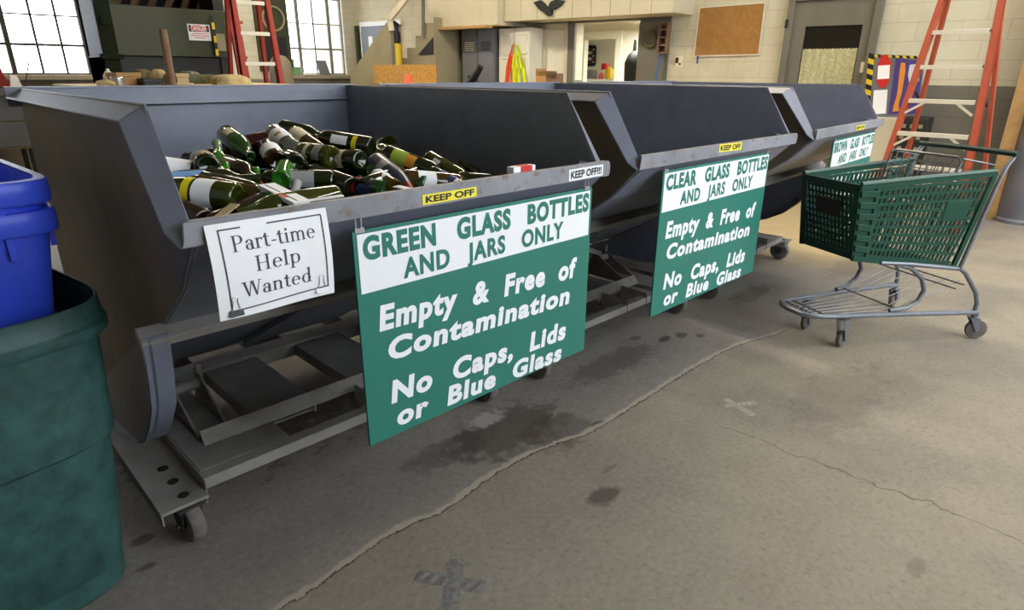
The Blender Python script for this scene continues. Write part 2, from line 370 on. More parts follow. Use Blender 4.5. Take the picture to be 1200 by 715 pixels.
M['wall_back'] = wall_mat('painted brick wall', rgb(206, 202, 184), rgb(128, 124, 112), 1.3, 0.3, 0.12)
M['ceiling'] = mat('ceiling', rgb(168, 162, 146), 0.9)
M['outdoors'] = mat('pale winter ground', rgb(196, 196, 200), 0.9, 0, 0.08, 1)

BACK_Y, TOP = 12.0, 4.5
P0 = Vector((8.75, 1.0, 0)); WA = math.radians(97)
WT = Vector((math.cos(WA), math.sin(WA), 0)); WN = Vector((-math.sin(WA), math.cos(WA), 0))   # along the right wall; into the room
def wp(s, d, z): return P0 + WT * s + WN * d + Vector((0, 0, z))
def ws(px, py, d=0.0):
    """place (along the wall, height) seen at a picture point, d in front of the right wall"""
    o = P0 + WN * d; r = ray(px, py); t = (o - EYE).dot(WN) / r.dot(WN); p = EYE + r * t
    return (p - P0).dot(WT), p.z
def grid_wall(name, x0, x1, z0, z1, y0, y1, holes, material, loc=(0, 0, 0), rz=0):
    """a wall as one mesh with rectangular holes (x0, x1, z0, z1)"""
    mb = MB()
    xs = sorted({x0, x1, *[h[0] for h in holes], *[h[1] for h in holes]}); zs = sorted({z0, z1, *[h[2] for h in holes], *[h[3] for h in holes]})
    for i in range(len(xs) - 1):
        for k in range(len(zs) - 1):
            cx, cz = (xs[i] + xs[i + 1]) / 2, (zs[k] + zs[k + 1]) / 2
            if any(h[0] < cx < h[1] and h[2] < cz < h[3] for h in holes): continue
            mb.box((xs[i], y0, zs[k]), (xs[i + 1], y1, zs[k + 1]))
    o = mb.build(name, material, smooth=0); o.location = loc; o.rotation_euler = (0, 0, rz); return structure(o)
W1 = (-0.95, 3.0, 1.37, 3.25); W2 = (5.80, 7.10, 1.38, 3.25)
grid_wall('wall_back', -3, 8, 0, TOP, BACK_Y, BACK_Y + 0.25, [W1, W2], M['wall_back'])
OFF = (ws(752, 26)[0], ws(676, 28)[0], 0.0, 2.16)     # the doorway into the office
grid_wall('wall_right', -4.6, 12.5, 0, TOP, -0.2, 0, [OFF], M['wall'], P0, WA)
grid_wall('wall_left', FRONT_Y, BACK_Y + .25, 0, TOP, 0, 0.2, [], M['wall_back'], (-3, 0, 0), PI / 2)
grid_wall('wall_front', -3.2, 10, 0, TOP, FRONT_Y - 0.2, FRONT_Y, [DAYLIGHT_GAP], M['wall_back'])
ce = MB(); ce.box((-3.2, FRONT_Y - 0.2, TOP), (10, BACK_Y + .25, TOP + .15)); structure(ce.build('ceiling', M['ceiling']))
gd = MB(); gd.box((-40, 13, -0.35), (50, 60, -0.25)); gd.box((-40, -45, -0.35), (50, FRONT_Y - 0.2, -0.02)); structure(gd.build('ground_outside', M['outdoors']))

def sash(name, w, thick_v, thin_v, thick_h, thin_h, yy, glass):
    x0, x1, z0, z1 = w; mb = MB()
    for a, b_ in (((x0, z0), (x1, z0)), ((x0, z1), (x1, z1)), ((x0, z0), (x0, z1)), ((x1, z0), (x1, z1))):
        mb.bar((a[0], yy, a[1]), (b_[0], yy, b_[1]), 0.06, 0.05)
    for x in thick_v: mb.bar((x, yy, z0), (x, yy, z1), 0.085 if name == 'window_1' else 0.035, 0.06)
    for x in thin_v: mb.bar((x, yy, z0), (x, yy, z1), 0.02, 0.03)
    for z in thick_h: mb.bar((x0, yy, z), (x1, yy, z), 0.04, 0.035)
    for z in thin_h: mb.bar((x0, yy, z), (x1, yy, z), 0.02, 0.02)
    o = structure(mb.build(name, M['sash'] if name == 'window_1' else M['sash_grey'], smooth=0))
    g = MB(); g.box((x0, yy + .02, z0), (x1, yy + .024, z1)); q = g.build('pane', glass, o); q['kind'] = 'structure'
    s_ = MB(); s_.box((x0 - .05, BACK_Y - .10, z0 - .07), (x1 + .05, BACK_Y + .12, z0 - .01)); q = s_.build('sill', M['wall_sill'], o); q['kind'] = 'structure'
M['sash_grey'] = mat('grey sash', rgb(128, 124, 116), 0.6); M['sash'] = mat('steel sash', rgb(58, 56, 50), 0.6); M['wall_sill'] = mat('sill', rgb(150, 144, 128), 0.8)
M['pane'] = mat('window glass', (1, 1, 1, 1), 0.0, trans=1.0, ior=1.02)
sash('window_1', W1, [-.33, .66, 1.65, 2.62], [.0, .33, .98, 1.31, 2.0, 2.31, -.65], [1.79, 2.62], [2.2, 3.0], BACK_Y + .10, M['pane'])
sash('window_2', W2, [6.18, 6.83], [6.5], [1.85], [2.30, 2.75], BACK_Y + .10, M['pane'])

# bare winter trees beyond the windows
def bare_tree(x, y, h, seed, label):
    r = random.Random(seed); mb = MB((x, y, -0.25))
    def grow(p, d, L, rad, lev):
        q = p + d * L; mb.tube([p, (p + q) / 2 + Vector((r.uniform(-.03, .03) * L, 0, 0)), q], [rad * .55, rad * .5, rad * .4], 5, False)
        if lev == 0: return
        for k in range(3):
            nd = (d + Vector((r.uniform(-.7, .7), r.uniform(-.5, .5), r.uniform(-.1, .35)))).normalized()
            grow(p.lerp(q, r.uniform(.55, 1)), nd, L * r.uniform(.55, .75), rad * .6, lev - 1)
    grow(Vector((x, y, -.25)), Vector((0, 0, 1)), h * .42, .14, 4)
    o = mb.build('bare_tree', M['bark']); o.location = (x, y, -.25)
    tag(o, label, 'tree', 'bare trees outside the windows'); return o
M['bark'] = mat('pale bark', rgb(236, 234, 240), 0.9)
for i, (x, y, h) in enumerate(((2.6, 24, 7.5), (4.4, 27, 9), (1.2, 26, 8), (13.2, 26, 8), (5.6, 33, 8.5))):
    bare_tree(x, y, h, 30 + i, 'bare leafless winter tree outside beyond the steel window')

# ------------------------------------------------------------------ the three self-dumping hoppers
HOFF = (1.13, 1.39, 0)
def make_hopper(label):
    root = thing('dumping_hopper', label, 'hopper', HOFF, 0, 'glass recycling hoppers in a row')
    A, Bx = 0.43, 1.83
    prof = [(3.12, 1.38), (3.14, .55), (3.0, .31), (2.80, .262), (2.62, .338), (1.84, .76), (1.54, .965), (1.40, 1.10)]
    side = [(3.15, 1.38), (1.57, 1.38), (1.40, 1.10), (1.54, .96), (1.84, .755), (2.62, .330), (2.80, .254), (3.01, .302), (3.16, .55)]
    mb = MB(HOFF)
    mb.prism([(A - .006, y, z) for y, z in side], (.006, 0, 0)); mb.prism([(Bx, y, z) for y, z in side], (.006, 0, 0))
    for i in range(len(prof) - 1):
        (y0, z0), (y1, z1) = prof[i], prof[i + 1]; n = Vector((0, z1 - z0, -(y1 - y0))).normalized() * .006
        if n.z > 0: n = -n
        mb.prism([(A, y0, z0), (Bx, y0, z0), (Bx, y1, z1), (A, y1, z1)], n)
    mb.box((A, 1.405, 1.095), (A + .11, 1.47, 1.10)); mb.prism([(Bx - .13, 1.40, 1.135), (Bx, 1.40, 1.135), (Bx, 1.50, 1.15), (Bx, 1.50, 1.13), (Bx - .13, 1.41, 1.115)][:3], (0, 0, -.02))
    mb.build('bin', M['steel'], root, 0.003)
    for x in (A - .0085, Bx + .0065): sk = MB(HOFF); sk.prism([(x, y, z) for y, z in [(3.148, 1.378), (1.573, 1.378), (1.405, 1.105), (1.545, .962), (1.842, .757), (2.622, .332), (2.802, .256), (3.008, .304), (3.158, .552)]], (.002, 0, 0)); q = sk.build('side_panel', M['dusty'], root); q['label'] = 'brown dusty outer side'
    lp = MB(HOFF)
    lp.prism([(.395, 1.384, 1.098), (1.862, 1.384, 1.098), (1.868, 1.384, 1.112), (1.868, 1.384, 1.140), (1.858, 1.384, 1.152), (.405, 1.384, 1.152), (.40, 1.384, 1.11)], (0, .006, 0))
    lp.box((.42, 1.385, 1.146), (1.85, 1.408, 1.152))
    lp.build('lip', M['lip_steel'], root, 0.002)
    for sgn in (-1, 1):
        X = lambda d: (A - d) if sgn < 0 else (Bx + d)
        rm = MB(HOFF)     # folded rim: along the top, down the sloping front edge
        a0, a1 = Vector((X(0), 3.14, 1.382)), Vector((X(0), 1.57, 1.382)); b0, b1 = Vector((X(.052), 3.14, 1.348)), Vector((X(.052), 1.605, 1.345))
        c0 = Vector((X(0), 1.388, 1.098)); d0 = Vector((X(.036), 1.392, 1.097)); d1 = Vector((X(.050), 1.432, 1.125))
        rm.prism([a0, a1, b1, b0], (0, 0, -.005)); rm.prism([a1, b1, d1, d0, c0], (0, .004, -.004))
        q = rm.build('side_rim', M['steel'], root, 0.002)
    rm = MB(HOFF); rm.box((A - .05, 3.115, 1.315), (Bx + .05, 3.122, 1.384)); rm.box((A - .05, 3.11, 1.380), (Bx + .05, 3.17, 1.386)); rm.box((A, 3.085, 1.312), (Bx, 3.118, 1.317))
    rm.build('back_rim', M['steel'], root); rm = MB(HOFF); rm.box((A + .005, 3.100, 1.306), (Bx - .005, 3.116, 1.312)); rm.build('shade_strip', M['dark'], root)  # dark strip put in for the shaded gap under the rim ledge
    cb = MB(HOFF); cb.prism([(.355, y, z) for y, z in ((1.735, .778), (1.775, .812), (1.80, .775), (1.745, .752))], (1.55, 0, 0)); [cb.prism([(x, 1.742, .757), (x, 1.75, .76), (x, 1.785, .655), (x, 1.777, .652)], (.068, 0, 0)) for x in (.357, 1.832)]; cb.build('cross_bar', M['base_steel'], root, 0.004)
    under = MB(HOFF); under.prism([(.9, 1.85, .75), (.9, 2.55, .365), (.9, 2.55, .345), (.9, 1.86, .72)], (.45, 0, 0)); under.build('stiffener', M['steel'], root)
    for x0 in (.360, 1.835):
        rk = MB(HOFF)
        outl = [(1.735, .785), (1.765, .655), (1.80, .555), (1.885, .455), (1.99, .36), (2.12, .29), (2.27, .245), (2.42, .228), (2.60, .226), (2.76, .234), (2.80, .246), (2.62, .322), (1.84, .747)]
        rk.prism([(x0 + (.012 if x0 < 1 else .045), y, z) for y, z in outl], (.008, 0, 0))
        e = outl[:10]
        rk.sheet([[(x0, y, z), (x0 + .065, y, z)] for y, z in e]); rk.sheet([[(x0, y + .006, z + .006), (x0 + .065, y + .006, z + .006)] for y, z in e])
        r_ = rk.build('rocker', M['steel'], root)
        bt = MB(HOFF)
        bt.lathe([(0, -.02), (.014, -.02), (.014, 0), (.010, .004), (0, .005)], (x0 + .035, 1.812, .60), (0, -1, -.3), 10); bt.lathe([(0, -.02), (.012, -.02), (.012, 0), (0, .004)], (x0 + .045, 1.90, .478), (0, -1, -.5), 10)
        bt.build('bolt', M['rusty'], r_)
    # wheeled base
    for x0 in (.335, 1.685):
        ch = MB(HOFF); ch.box((x0, 1.875, .150), (x0 + .145, 2.98, .162)); ch.box((x0, 1.875, .115), (x0 + .006, 2.98, .16)); ch.box((x0 + .139, 1.9, .115), (x0 + .145, 2.98, .16))
        c_ = ch.build('caster_channel', M['base_steel'], root, .002)
        hl = MB(HOFF)
        for y in (1.93, 2.03, 2.13): hl.lathe([(0, .0005), (.018, .0005), (.018, .001), (0, .001)], (x0 + .085, y, .162), (0, 0, 1), 12)
        hl.build('bolt_slot', M['dark'], c_)
    fr = MB(HOFF)
    fr.box((.48, 1.905, .165), (1.685, 1.912, .205)); fr.box((.48, 1.905, .202), (1.685, 1.955, .206)); fr.box((.487, 1.956, .19), (.66, 2.95, .2065)); fr.box((.661, 1.956, .19), (.80, 2.14, .2055)); fr.box((1.525, 1.956, .19), (1.685, 2.95, .206)); fr.box((.48, 1.905, .15), (.486, 2.95, .204)); fr.box((1.679, 1.905, .15), (1.685, 2.95, .204))
    fr.box((.60, 2.70, .20), (1.6, 2.80, .218)); fr.box((.60, 2.70, .15), (1.6, 2.706, .20)); fr.box((.50, 2.93, .152), (1.68, 2.95, .218))
    fr.build('base_frame', M['base_steel'], root, .002)
    an = MB(HOFF); an.prism([(.555, 2.095, .204), (.555, 2.13, .252), (.555, 2.136, .249), (.555, 2.103, .202)], (.98, 0, 0)); an.box((1.15, 1.90, .165), (1.156, 2.09, .235)); an.box((1.34, 1.90, .165), (1.346, 2.09, .235)); an.build('angle_rail', M['base_steel'], root)
    for x0 in (.765, 1.19):
        fk = MB(HOFF); fk.box((x0, 2.16, .150), (x0 + .235, 2.88, .156)); fk.box((x0, 2.12, .198), (x0 + .235, 2.9, .205)); fk.box((x0, 2.14, .15), (x0 + .006, 2.88, .20)); fk.box((x0 + .229, 2.14, .15), (x0 + .235, 2.88, .20)); fk.build('fork_pocket', M['base_steel'], root)
    for x0 in (.555, 1.50):
        lt = MB(HOFF)
        for x in (x0, x0 + .105): lt.prism([(x, 2.17, .206), (x, 2.50, .206), (x, 2.44, .335), (x, 2.40, .335)], (.008, 0, 0))
        lt.lathe([(0, 0), (.022, 0), (.022, .10), (0, .10)], (x0 + .006, 2.41, .302), (1, 0, 0), 12); lt.box((x0, 2.18, .206), (x0 + .11, 2.42, .213)); lt.bar((x0 + .115, 2.43, .31), (x0 + .115, 2.42, .375), .012, .02)
        lt.build('latch_bracket', M['base_steel'], root)
    for k, (x, y, a) in enumerate(((.420, 1.915, .12), (1.735, 1.93, -.05), (.420, 2.85, .1), (1.735, 2.85, -.1))):
        cs = MB(); cs.box((-.045, -.05, .142), (.045, .05, .150))
        for s_ in (-1, 1): cs.prism([(s_ * .030 - .003, -.035, .142), (s_ * .030 - .003, .035, .142), (s_ * .030 - .003, .018, .052), (s_ * .030 - .003, -.018, .052)], (.006, 0, 0))
        cs.lathe([(0, 0), (.009, 0), (.009, .085), (0, .085)], (-.0425, 0, .068), (1, 0, 0), 8)
        c_ = cs.build('caster', M['hub'], root); c_.location = (x - HOFF[0], y - HOFF[1], 0); c_.rotation_euler = (0, 0, a)
        wl = MB(); wl.lathe([(.028, -.020), (.056, -.024), (.069, -.022), (.075, -.013), (.075, .013), (.069, .022), (.056, .024), (.028, .020)], (0, 0, .0755), (1, 0, 0), 24)
        w_ = wl.build('wheel', M['rubber'], c_)
        hb = MB(); hb.lathe([(0, -.024), (.02, -.023), (.030, -.018), (.030, .018), (.02, .023), (0, .024)], (0, 0, .0755), (1, 0, 0), 16); hb.build('hub', M['hub'], c_)
    return root
def sticker(root, x0, x1, z0, z1, text, color, ink, tilt=0.0):
    ux = Vector((1, 0, tilt)); s_ = MB(HOFF); o0 = Vector((x0, 1.3835, z0))
    s_.prism([o0, o0 + ux * (x1 - x0), o0 + ux * (x1 - x0) + Vector((0, 0, z1 - z0)), o0 + Vector((0, 0, z1 - z0))], (0, -.001, 0))
    st = s_.build('warning_sticker', color, root, smooth=0); st['label'] = '%s KEEP OFF sticker' % ('white' if color is M['sign_white'] else 'yellow')
    t = MB(HOFF); w, h = x1 - x0, z1 - z0
    lettering(t, text, w * .05, w * .95, h * .17, h * .66, o0 + Vector((0, -.0018, 0)), ux, (0, 0, 1), .035)
    t.build('lettering', ink, st, smooth=0)
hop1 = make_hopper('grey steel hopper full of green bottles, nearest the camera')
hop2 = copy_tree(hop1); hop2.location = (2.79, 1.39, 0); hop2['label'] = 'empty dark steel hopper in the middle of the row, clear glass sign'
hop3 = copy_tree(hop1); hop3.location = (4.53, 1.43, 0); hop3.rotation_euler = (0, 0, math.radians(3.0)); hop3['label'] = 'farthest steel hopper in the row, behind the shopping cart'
sticker(hop1, 1.020, 1.218, 1.105, 1.133, 'KEEP OFF', M['yellow_tape'], M['black'])
sticker(hop1, 1.636, 1.823, 1.102, 1.141, 'KEEP OFF!!!', M['sign_white'], M['black'], .01)
sticker(hop2, 2.668 - 1.66, 2.882 - 1.66, 1.118, 1.153, 'KEEP OFF', M['yellow_tape'], M['black'], -.02)
sticker(hop3, 1.165, 1.36, 1.104, 1.135, 'KEEP OFF', M['yellow_tape'], M['black'])
s_ = MB(HOFF); s_.box((.4225, 2.51, 1.236), (.4238, 2.69, 1.292)); st = s_.build('paper_tag', M['plate'], hop1)
s_ = MB(HOFF)
for k in range(6): s_.box((.4222, 2.54 + .022 * k, 1.25), (.4226, 2.55 + .022 * k, 1.276 - .006 * (k % 2)))
s_.build('marks', M['black'], st)

# ------------------------------------------------------------------ the hanging signs
def hanging_sign(label, loc, rz, first, w=0.975, tiltx=0.0, slope=-.033):
    root = thing('hanging_sign', label, 'sign', loc, rz, 'green and white signs hung on the hoppers')
    pn = MB(); pn.box((0, -.004, -.637), (w, .004, 0)); pn.build('panel', M['sign_green'], root, .001)
    hd = MB(); hd.box((.012, -.0052, -.172), (w - .012, -.004, -.010)); hdr = hd.build('header_band', M['sign_white'], root, smooth=0)
    t = MB(); X, Z = Vector((1, 0, 0)), Vector((0, 0, 1)); o0 = (0, -.0062, 0)
    lettering(t, first.replace(' ', '   '), .026, w - .018, -.083, .066, o0, X, Z, .048, 0, 1.12); t.build('lettering', M['sign_green'], hdr, smooth=0); t = MB(); lettering(t, 'AND   JARS   ONLY', .148, .822, -.158, .059, o0, X, Z, .036, 0, 1.12)
    t.build('lettering', M['sign_green'], hdr, smooth=0)
    o0 = (0, -.0052, 0); S = Vector((1, 0, slope))
    for text, a, b_, base, cap in (('Empty & Free of', .058, .905, -.291, .076), ('Contamination', .082, .872, -.388, .070), ('No Caps, Lids', .080, .858, -.526, .074), ('or Blue Glass', .096, .838, -.608, .068)):
        t = MB(); lettering(t, text.replace(' ', '  '), a, b_, base, cap, o0, S, Z, .046, .12, 1.14); t.build('lettering', M['sign_white'], root, smooth=0)
    for x in (.022, w - .03):
        c = MB(); c.box((x - .014, -.006, -.006), (x + .014, .0055, .006)); c.bar((x - .008, 0, 0), (x - .008, 0, .036), .004, .003); c.bar((x + .008, 0, 0), (x + .008, 0, .036), .004, .003)
        c.build('hanging_clip', M['clip_wire'], root)
    root.rotation_euler = (tiltx, 0, rz); return root
hanging_sign('large green sign headed GREEN GLASS BOTTLES on the nearest hopper', (.798, 1.3915, 1.066), 0, 'GREEN GLASS BOTTLES')
hanging_sign('green sign headed CLEAR GLASS BOTTLES on the middle hopper', (2.245 - .012, 1.3915, 1.076), 0, 'CLEAR GLASS BOTTLES', .985)
hanging_sign('green sign headed BROWN GLASS BOTTLES on the far hopper, partly behind the cart', (4.16, 1.412, 1.072), math.radians(3), 'BROWN GLASS BOTTLES', .93)

# ------------------------------------------------------------------ the paper notice, its letters built from strokes
def ring(mb_poly, cx, cy, rx, ry, tv, th, a0, a1, n=18):
    out = []
    for i in range(n):
        q = []
        for a, k in ((a0 + (a1 - a0) * i / n, 0), (a0 + (a1 - a0) * (i + 1) / n, 0), (a0 + (a1 - a0) * (i + 1) / n, 1), (a0 + (a1 - a0) * i / n, 1)):
            a = math.radians(a); q.append((cx + (rx - k * tv) * math.cos(a), cy + (ry - k * th) * math.sin(a)))
        out.append(q)
    mb_poly += out
def R_(x0, y0, x1, y1): return [(x0, y0), (x1, y0), (x1, y1), (x0, y1)]
def serif_glyph(ch):
    P = []; S, T = .125, .045
    stem = lambda x, y0, y1: P.append(R_(x, y0, x + S, y1))
    ser = lambda x, y, e=.09: P.append(R_(x - e, y, x + S + e, y + T))
    flag = lambda x, y: P.append([(x - .09, y - .06), (x, y - .085), (x + S, y), (x, y)])
    xh = .65
    if ch == 'P': stem(.12, 0, 1); ser(.12, 0); P.append(R_(.03, .955, .4, 1.0)); P.append(R_(.2, .46, .4, .505)); ring(P, .38, .73, .30, .27, S, T, -90, 90); return P, .74
    if ch == 'H': stem(.12, 0, 1); stem(.62, 0, 1); [ser(x, y) for x in (.12, .62) for y in (0, .955)]; P.append(R_(.2, .48, .7, .525)); return P, .9
    if ch == 'W':
        for x0 in (.02, .46): P.append([(x0, 1), (x0 + .14, 1), (x0 + .34, 0), (x0 + .25, 0)])
        for x0, x1 in ((.27, .50), (.71, .96)): P.append([(x0, 0), (x0 + .06, 0), (x1 + .02, 1), (x1 - .03, 1)])
        P.append(R_(-.06, .955, .24, 1)); P.append(R_(.40, .955, .66, 1)); P.append(R_(.86, .955, 1.06, 1)); return P, 1.04
    if ch == 'a':
        ring(P, .25, .19, .22, .20, S, T, 0, 360, 24); stem(.36, 0, .46); ring(P, .27, .44, .215, .21, S, T, 0, 165); P.append(R_(.06, .44, .16, .53)); P.append([(.44, 0), (.56, 0), (.56, .05), (.48, .06)]); return P, .56
    if ch == 'r': stem(.1, 0, xh); ser(.1, 0); flag(.1, xh); ring(P, .36, .42, .20, .23, .06, .06, 60, 165); P.append(R_(.38, .50, .48, .62)); return P, .48
    if ch == 't': stem(.12, .12, .86); P.append(R_(0, .60, .38, .65)); ring(P, .28, .16, .16, .17, S, .06, 180, 330); P.append([(.02, .65), (.12, .65), (.245, .86), (.12, .76)]); return P, .42
    if ch == '-': P.append(R_(.05, .27, .36, .35)); return P, .40
    if ch == 'i': stem(.1, 0, xh); ser(.1, 0); flag(.1, xh); ring(P, .16, .86, .085, .085, .085, .085, 0, 360, 16); return P, .33
    if ch in 'nm':
        xs = (.1, .46) if ch == 'n' else (.1, .46, .82)
        for k, x in enumerate(xs):
            stem(x, 0, xh if k == 0 else .46); ser(x, 0, .075)
            if k: ring(P, x + S - .225, .42, .225, .235, S, .075, 0, 150)
        flag(.1, xh); return P, xs[-1] + .24
    if ch == 'e': ring(P, .30, .32, .27, .335, S, T, 0, 318, 28); P.append(R_(.12, .335, .57, .38)); return P, .60
    if ch == 'l': stem(.1, 0, 1.05); ser(.1, 0); flag(.1, 1.05); return P, .33
    if ch == 'p': stem(.1, -.30, xh); ser(.1, -.30); flag(.1, xh); ring(P, .36, .32, .27, .335, S, T, -140, 140, 26); return P, .68
    if ch == 'd': ring(P, .32, .32, .27, .335, S, T, 0, 360, 28); stem(.44, 0, 1.05); flag(.44, 1.05); P.append(R_(.44, 0, .66, .045)); return P, .68
    return P, .3
def serif_text(mb, text, x0, x1, base, cap, fn):
    adv = 0; polys = []
    for ch in text:
        P, w = serif_glyph(ch); polys += [[(x + adv, y) for x, y in q] for q in P]; adv += w + .03
    lo = min(p[0] for q in polys for p in q); hi = max(p[0] for q in polys for p in q)
    for q in polys: mb.raw([fn(x0 + (p[0] - lo) / (hi - lo) * (x1 - x0), base + p[1] * cap) for p in q], [tuple(range(len(q)))])
NOTE = (.448, 1.3775, .922)
nt_ = thing('paper_notice', 'white paper notice reading Part-time Help Wanted, clipped to the hopper lip', 'paper sign', NOTE)
ux, uz = Vector((.9995, 0, .0)), Vector((-.008, 0, 1))
def npt(x, z, y=0.0):  # a gently curled sheet
    return ux * x + uz * z + Vector((0, y - .010 * math.sin(min(1, max(0, z / .22)) * PI) - .004 * math.sin(x * 22) * (1 - z / .22), 0))
pm = MB()
rows = [[npt(-.004 + .284 * i / 14, .219 * k / 12) for i in range(15)] for k in range(13)]
pm.sheet(rows); pm.sheet([[p + Vector((0, .0006, 0)) for p in r] for r in rows]); pm.build('sheet', M['paper'], nt_)
bd = MB()
def strip(x0, z0, x1, z1, t):
    n = 10
    for i in range(n):
        a = (x0 + (x1 - x0) * i / n, z0 + (z1 - z0) * i / n); b_ = (x0 + (x1 - x0) * (i + 1) / n, z0 + (z1 - z0) * (i + 1) / n)
        dx, dz = (0, t) if abs(x1 - x0) > abs(z1 - z0) else (t, 0)
        bd.raw([npt(a[0], a[1], -.0008), npt(b_[0], b_[1], -.0008), npt(b_[0] + dx, b_[1] + dz, -.0008), npt(a[0] + dx, a[1] + dz, -.0008)], [(0, 1, 2, 3)])
for q in ((.022, .016, .262, .022), (.022, .016, .020, .203), (.262, .022, .262, .203), (.020, .203, .07, .203), (.13, .203, .264, .203)): strip(*q, .0034)
bd.build('border', M['ink'], nt_, smooth=0)
tx = MB(); tl = lambda x, z: npt(x, z, -.0008)
serif_text(tx, 'Part-time', .045, .242, .153, .036, tl); serif_text(tx, 'Help', .089, .197, .101, .036, tl); serif_text(tx, 'Wanted', .050, .222, .046, .036, tl)
tx.build('lettering', M['ink'], nt_, smooth=0)
for k, (x, z, lab) in enumerate(((.032, .006, 'black binder clip at the lower left corner of the paper notice'), (.247, .010, 'white taped binder clip at the lower right corner of the paper notice'))):
    bc = thing('binder_clip', lab, 'clip', Vector(NOTE) + npt(x, z), 0, 'binder clips on the paper notice')
    b_ = MB(); b_.prism([(-.016, -.007, 0), (-.016, .007, 0), (-.016, .0015, .014), (-.016, -.0015, .014)], (.032, 0, 0)); b_.build('jaw', M['black'] if k == 0 else M['clip_white'], bc)
    w_ = MB(); w_.tube([(-.009, -.004, .012), (-.005, -.006, .036), (-.007, -.007, .043), (0, -.0075, .047), (.007, -.007, .043), (.005, -.006, .036), (.009, -.004, .012)], .0009, 6); w_.build('wire_handle', M['clip_wire'], bc)
# ------------------------------------------------------------------ bottles
def glass(name, col, trans=0.55, rough=0.04):
    return mat(name, col, rough, 0, 0, trans=trans, ior=1.5, coat=0.3)
G = {'olive': glass('olive green glass', rgb(74, 82, 12), .6), 'dark': glass('dark green glass', rgb(30, 40, 14), .45), 'bright': glass('bright green glass', rgb(64, 152, 44), .6),
     'green': glass('mid green glass', rgb(40, 92, 34), .55), 'amber': glass('olive amber glass', rgb(84, 62, 14), .5), 'brown': glass('dark brown glass', rgb(44, 28, 12), .4),
     'clear': glass('clear glass', rgb(205, 214, 205), .85), 'red': glass('dark wine red glass', rgb(60, 14, 14), .4), 'navy': mat('navy sleeve', rgb(34, 40, 62), .35, coat=.3)}
LB = {'white': M['paper'], 'cream': mat('cream label', rgb(214, 204, 176), .6), 'yellow': mat('yellow label', rgb(224, 204, 20), .55), 'blue': mat('light blue label', rgb(112, 150, 190), .6), 'grey': mat('grey label', rgb(150, 150, 152), .6),
      'red': M['red'], 'orange': mat('orange label', rgb(196, 130, 40), .6), 'navy': mat('dark blue label', rgb(50, 66, 120), .55), 'tan': mat('tan label', rgb(176, 156, 118), .7), 'clearscrew': mat('pale green glass neck', rgb(170, 190, 160), .1, trans=.6), 'foilred': mat('red foil', rgb(120, 34, 30), .4, .3), 'lime': mat('lime label', rgb(150, 170, 60), .55)}
PROFILE = {'wine': [(0, .012), (.012, .010), (.022, .002), (.030, 0), (.0355, .003), (.0375, .010), (.0378, .19), (.036, .205), (.030, .22), (.020, .234), (.0150, .246), (.0140, .262), (.0138, .292), (.0155, .293), (.0155, .299), (.0135, .300), (.0105, .300), (.0105, .27)],
           'slope': [(0, .020), (.015, .016), (.026, .003), (.034, 0), (.040, .004), (.0415, .012), (.041, .15), (.038, .18), (.030, .212), (.021, .24), (.0155, .265), (.0150, .288), (.0170, .290), (.0170, .299), (.0145, .300), (.0105, .300), (.0105, .27)],
           'beer': [(0, .006), (.02, .003), (.026, 0), (.030, .003), (.0305, .010), (.0305, .125), (.029, .138), (.023, .155), (.0165, .175), (.0135, .20), (.0130, .222), (.0145, .224), (.0145, .236), (.0125, .238), (.009, .238), (.009, .2)],
           'cut': [(0, .008), (.02, .003), (.027, 0), (.031, .003), (.0315, .012), (.0315, .075), (.031, .105), (.0312, .12), (.028, .121), (.028, .09), (.026, .03)]}
def pile_z(x, y):
    t = max(0.0, min(1.0, (y - 1.55) / 1.05)); z = 1.085 + .105 * t * t * (3 - 2 * t) + .02 * math.sin(x * 7 + y * 5) 
    if y > 2.6: z -= (y - 2.6) * .16
    if x > 1.30: z -= (x - 1.30) * .16
    return z
def on_pile(px, py, up=0.0):
    """where the line of sight through a picture point meets the top of the heap"""
    d = ray(px, py).normalized(); t = .9
    for k in range(900):
        p = EYE + d * t
        if p.y > 1.40 and p.z - up <= pile_z(p.x, p.y): break
        t += .004
    p.x = min(max(p.x, .46), 1.80); p.y = min(max(p.y, 1.44), 2.90); return p
def body_at(kind, h):
    pr = PROFILE[kind][3:]
    for (r0, h0), (r1, h1) in zip(pr, pr[1:]):
        if h0 <= h <= h1: return r0 + (r1 - r0) * (h - h0) / max(1e-9, h1 - h0)
    return .038
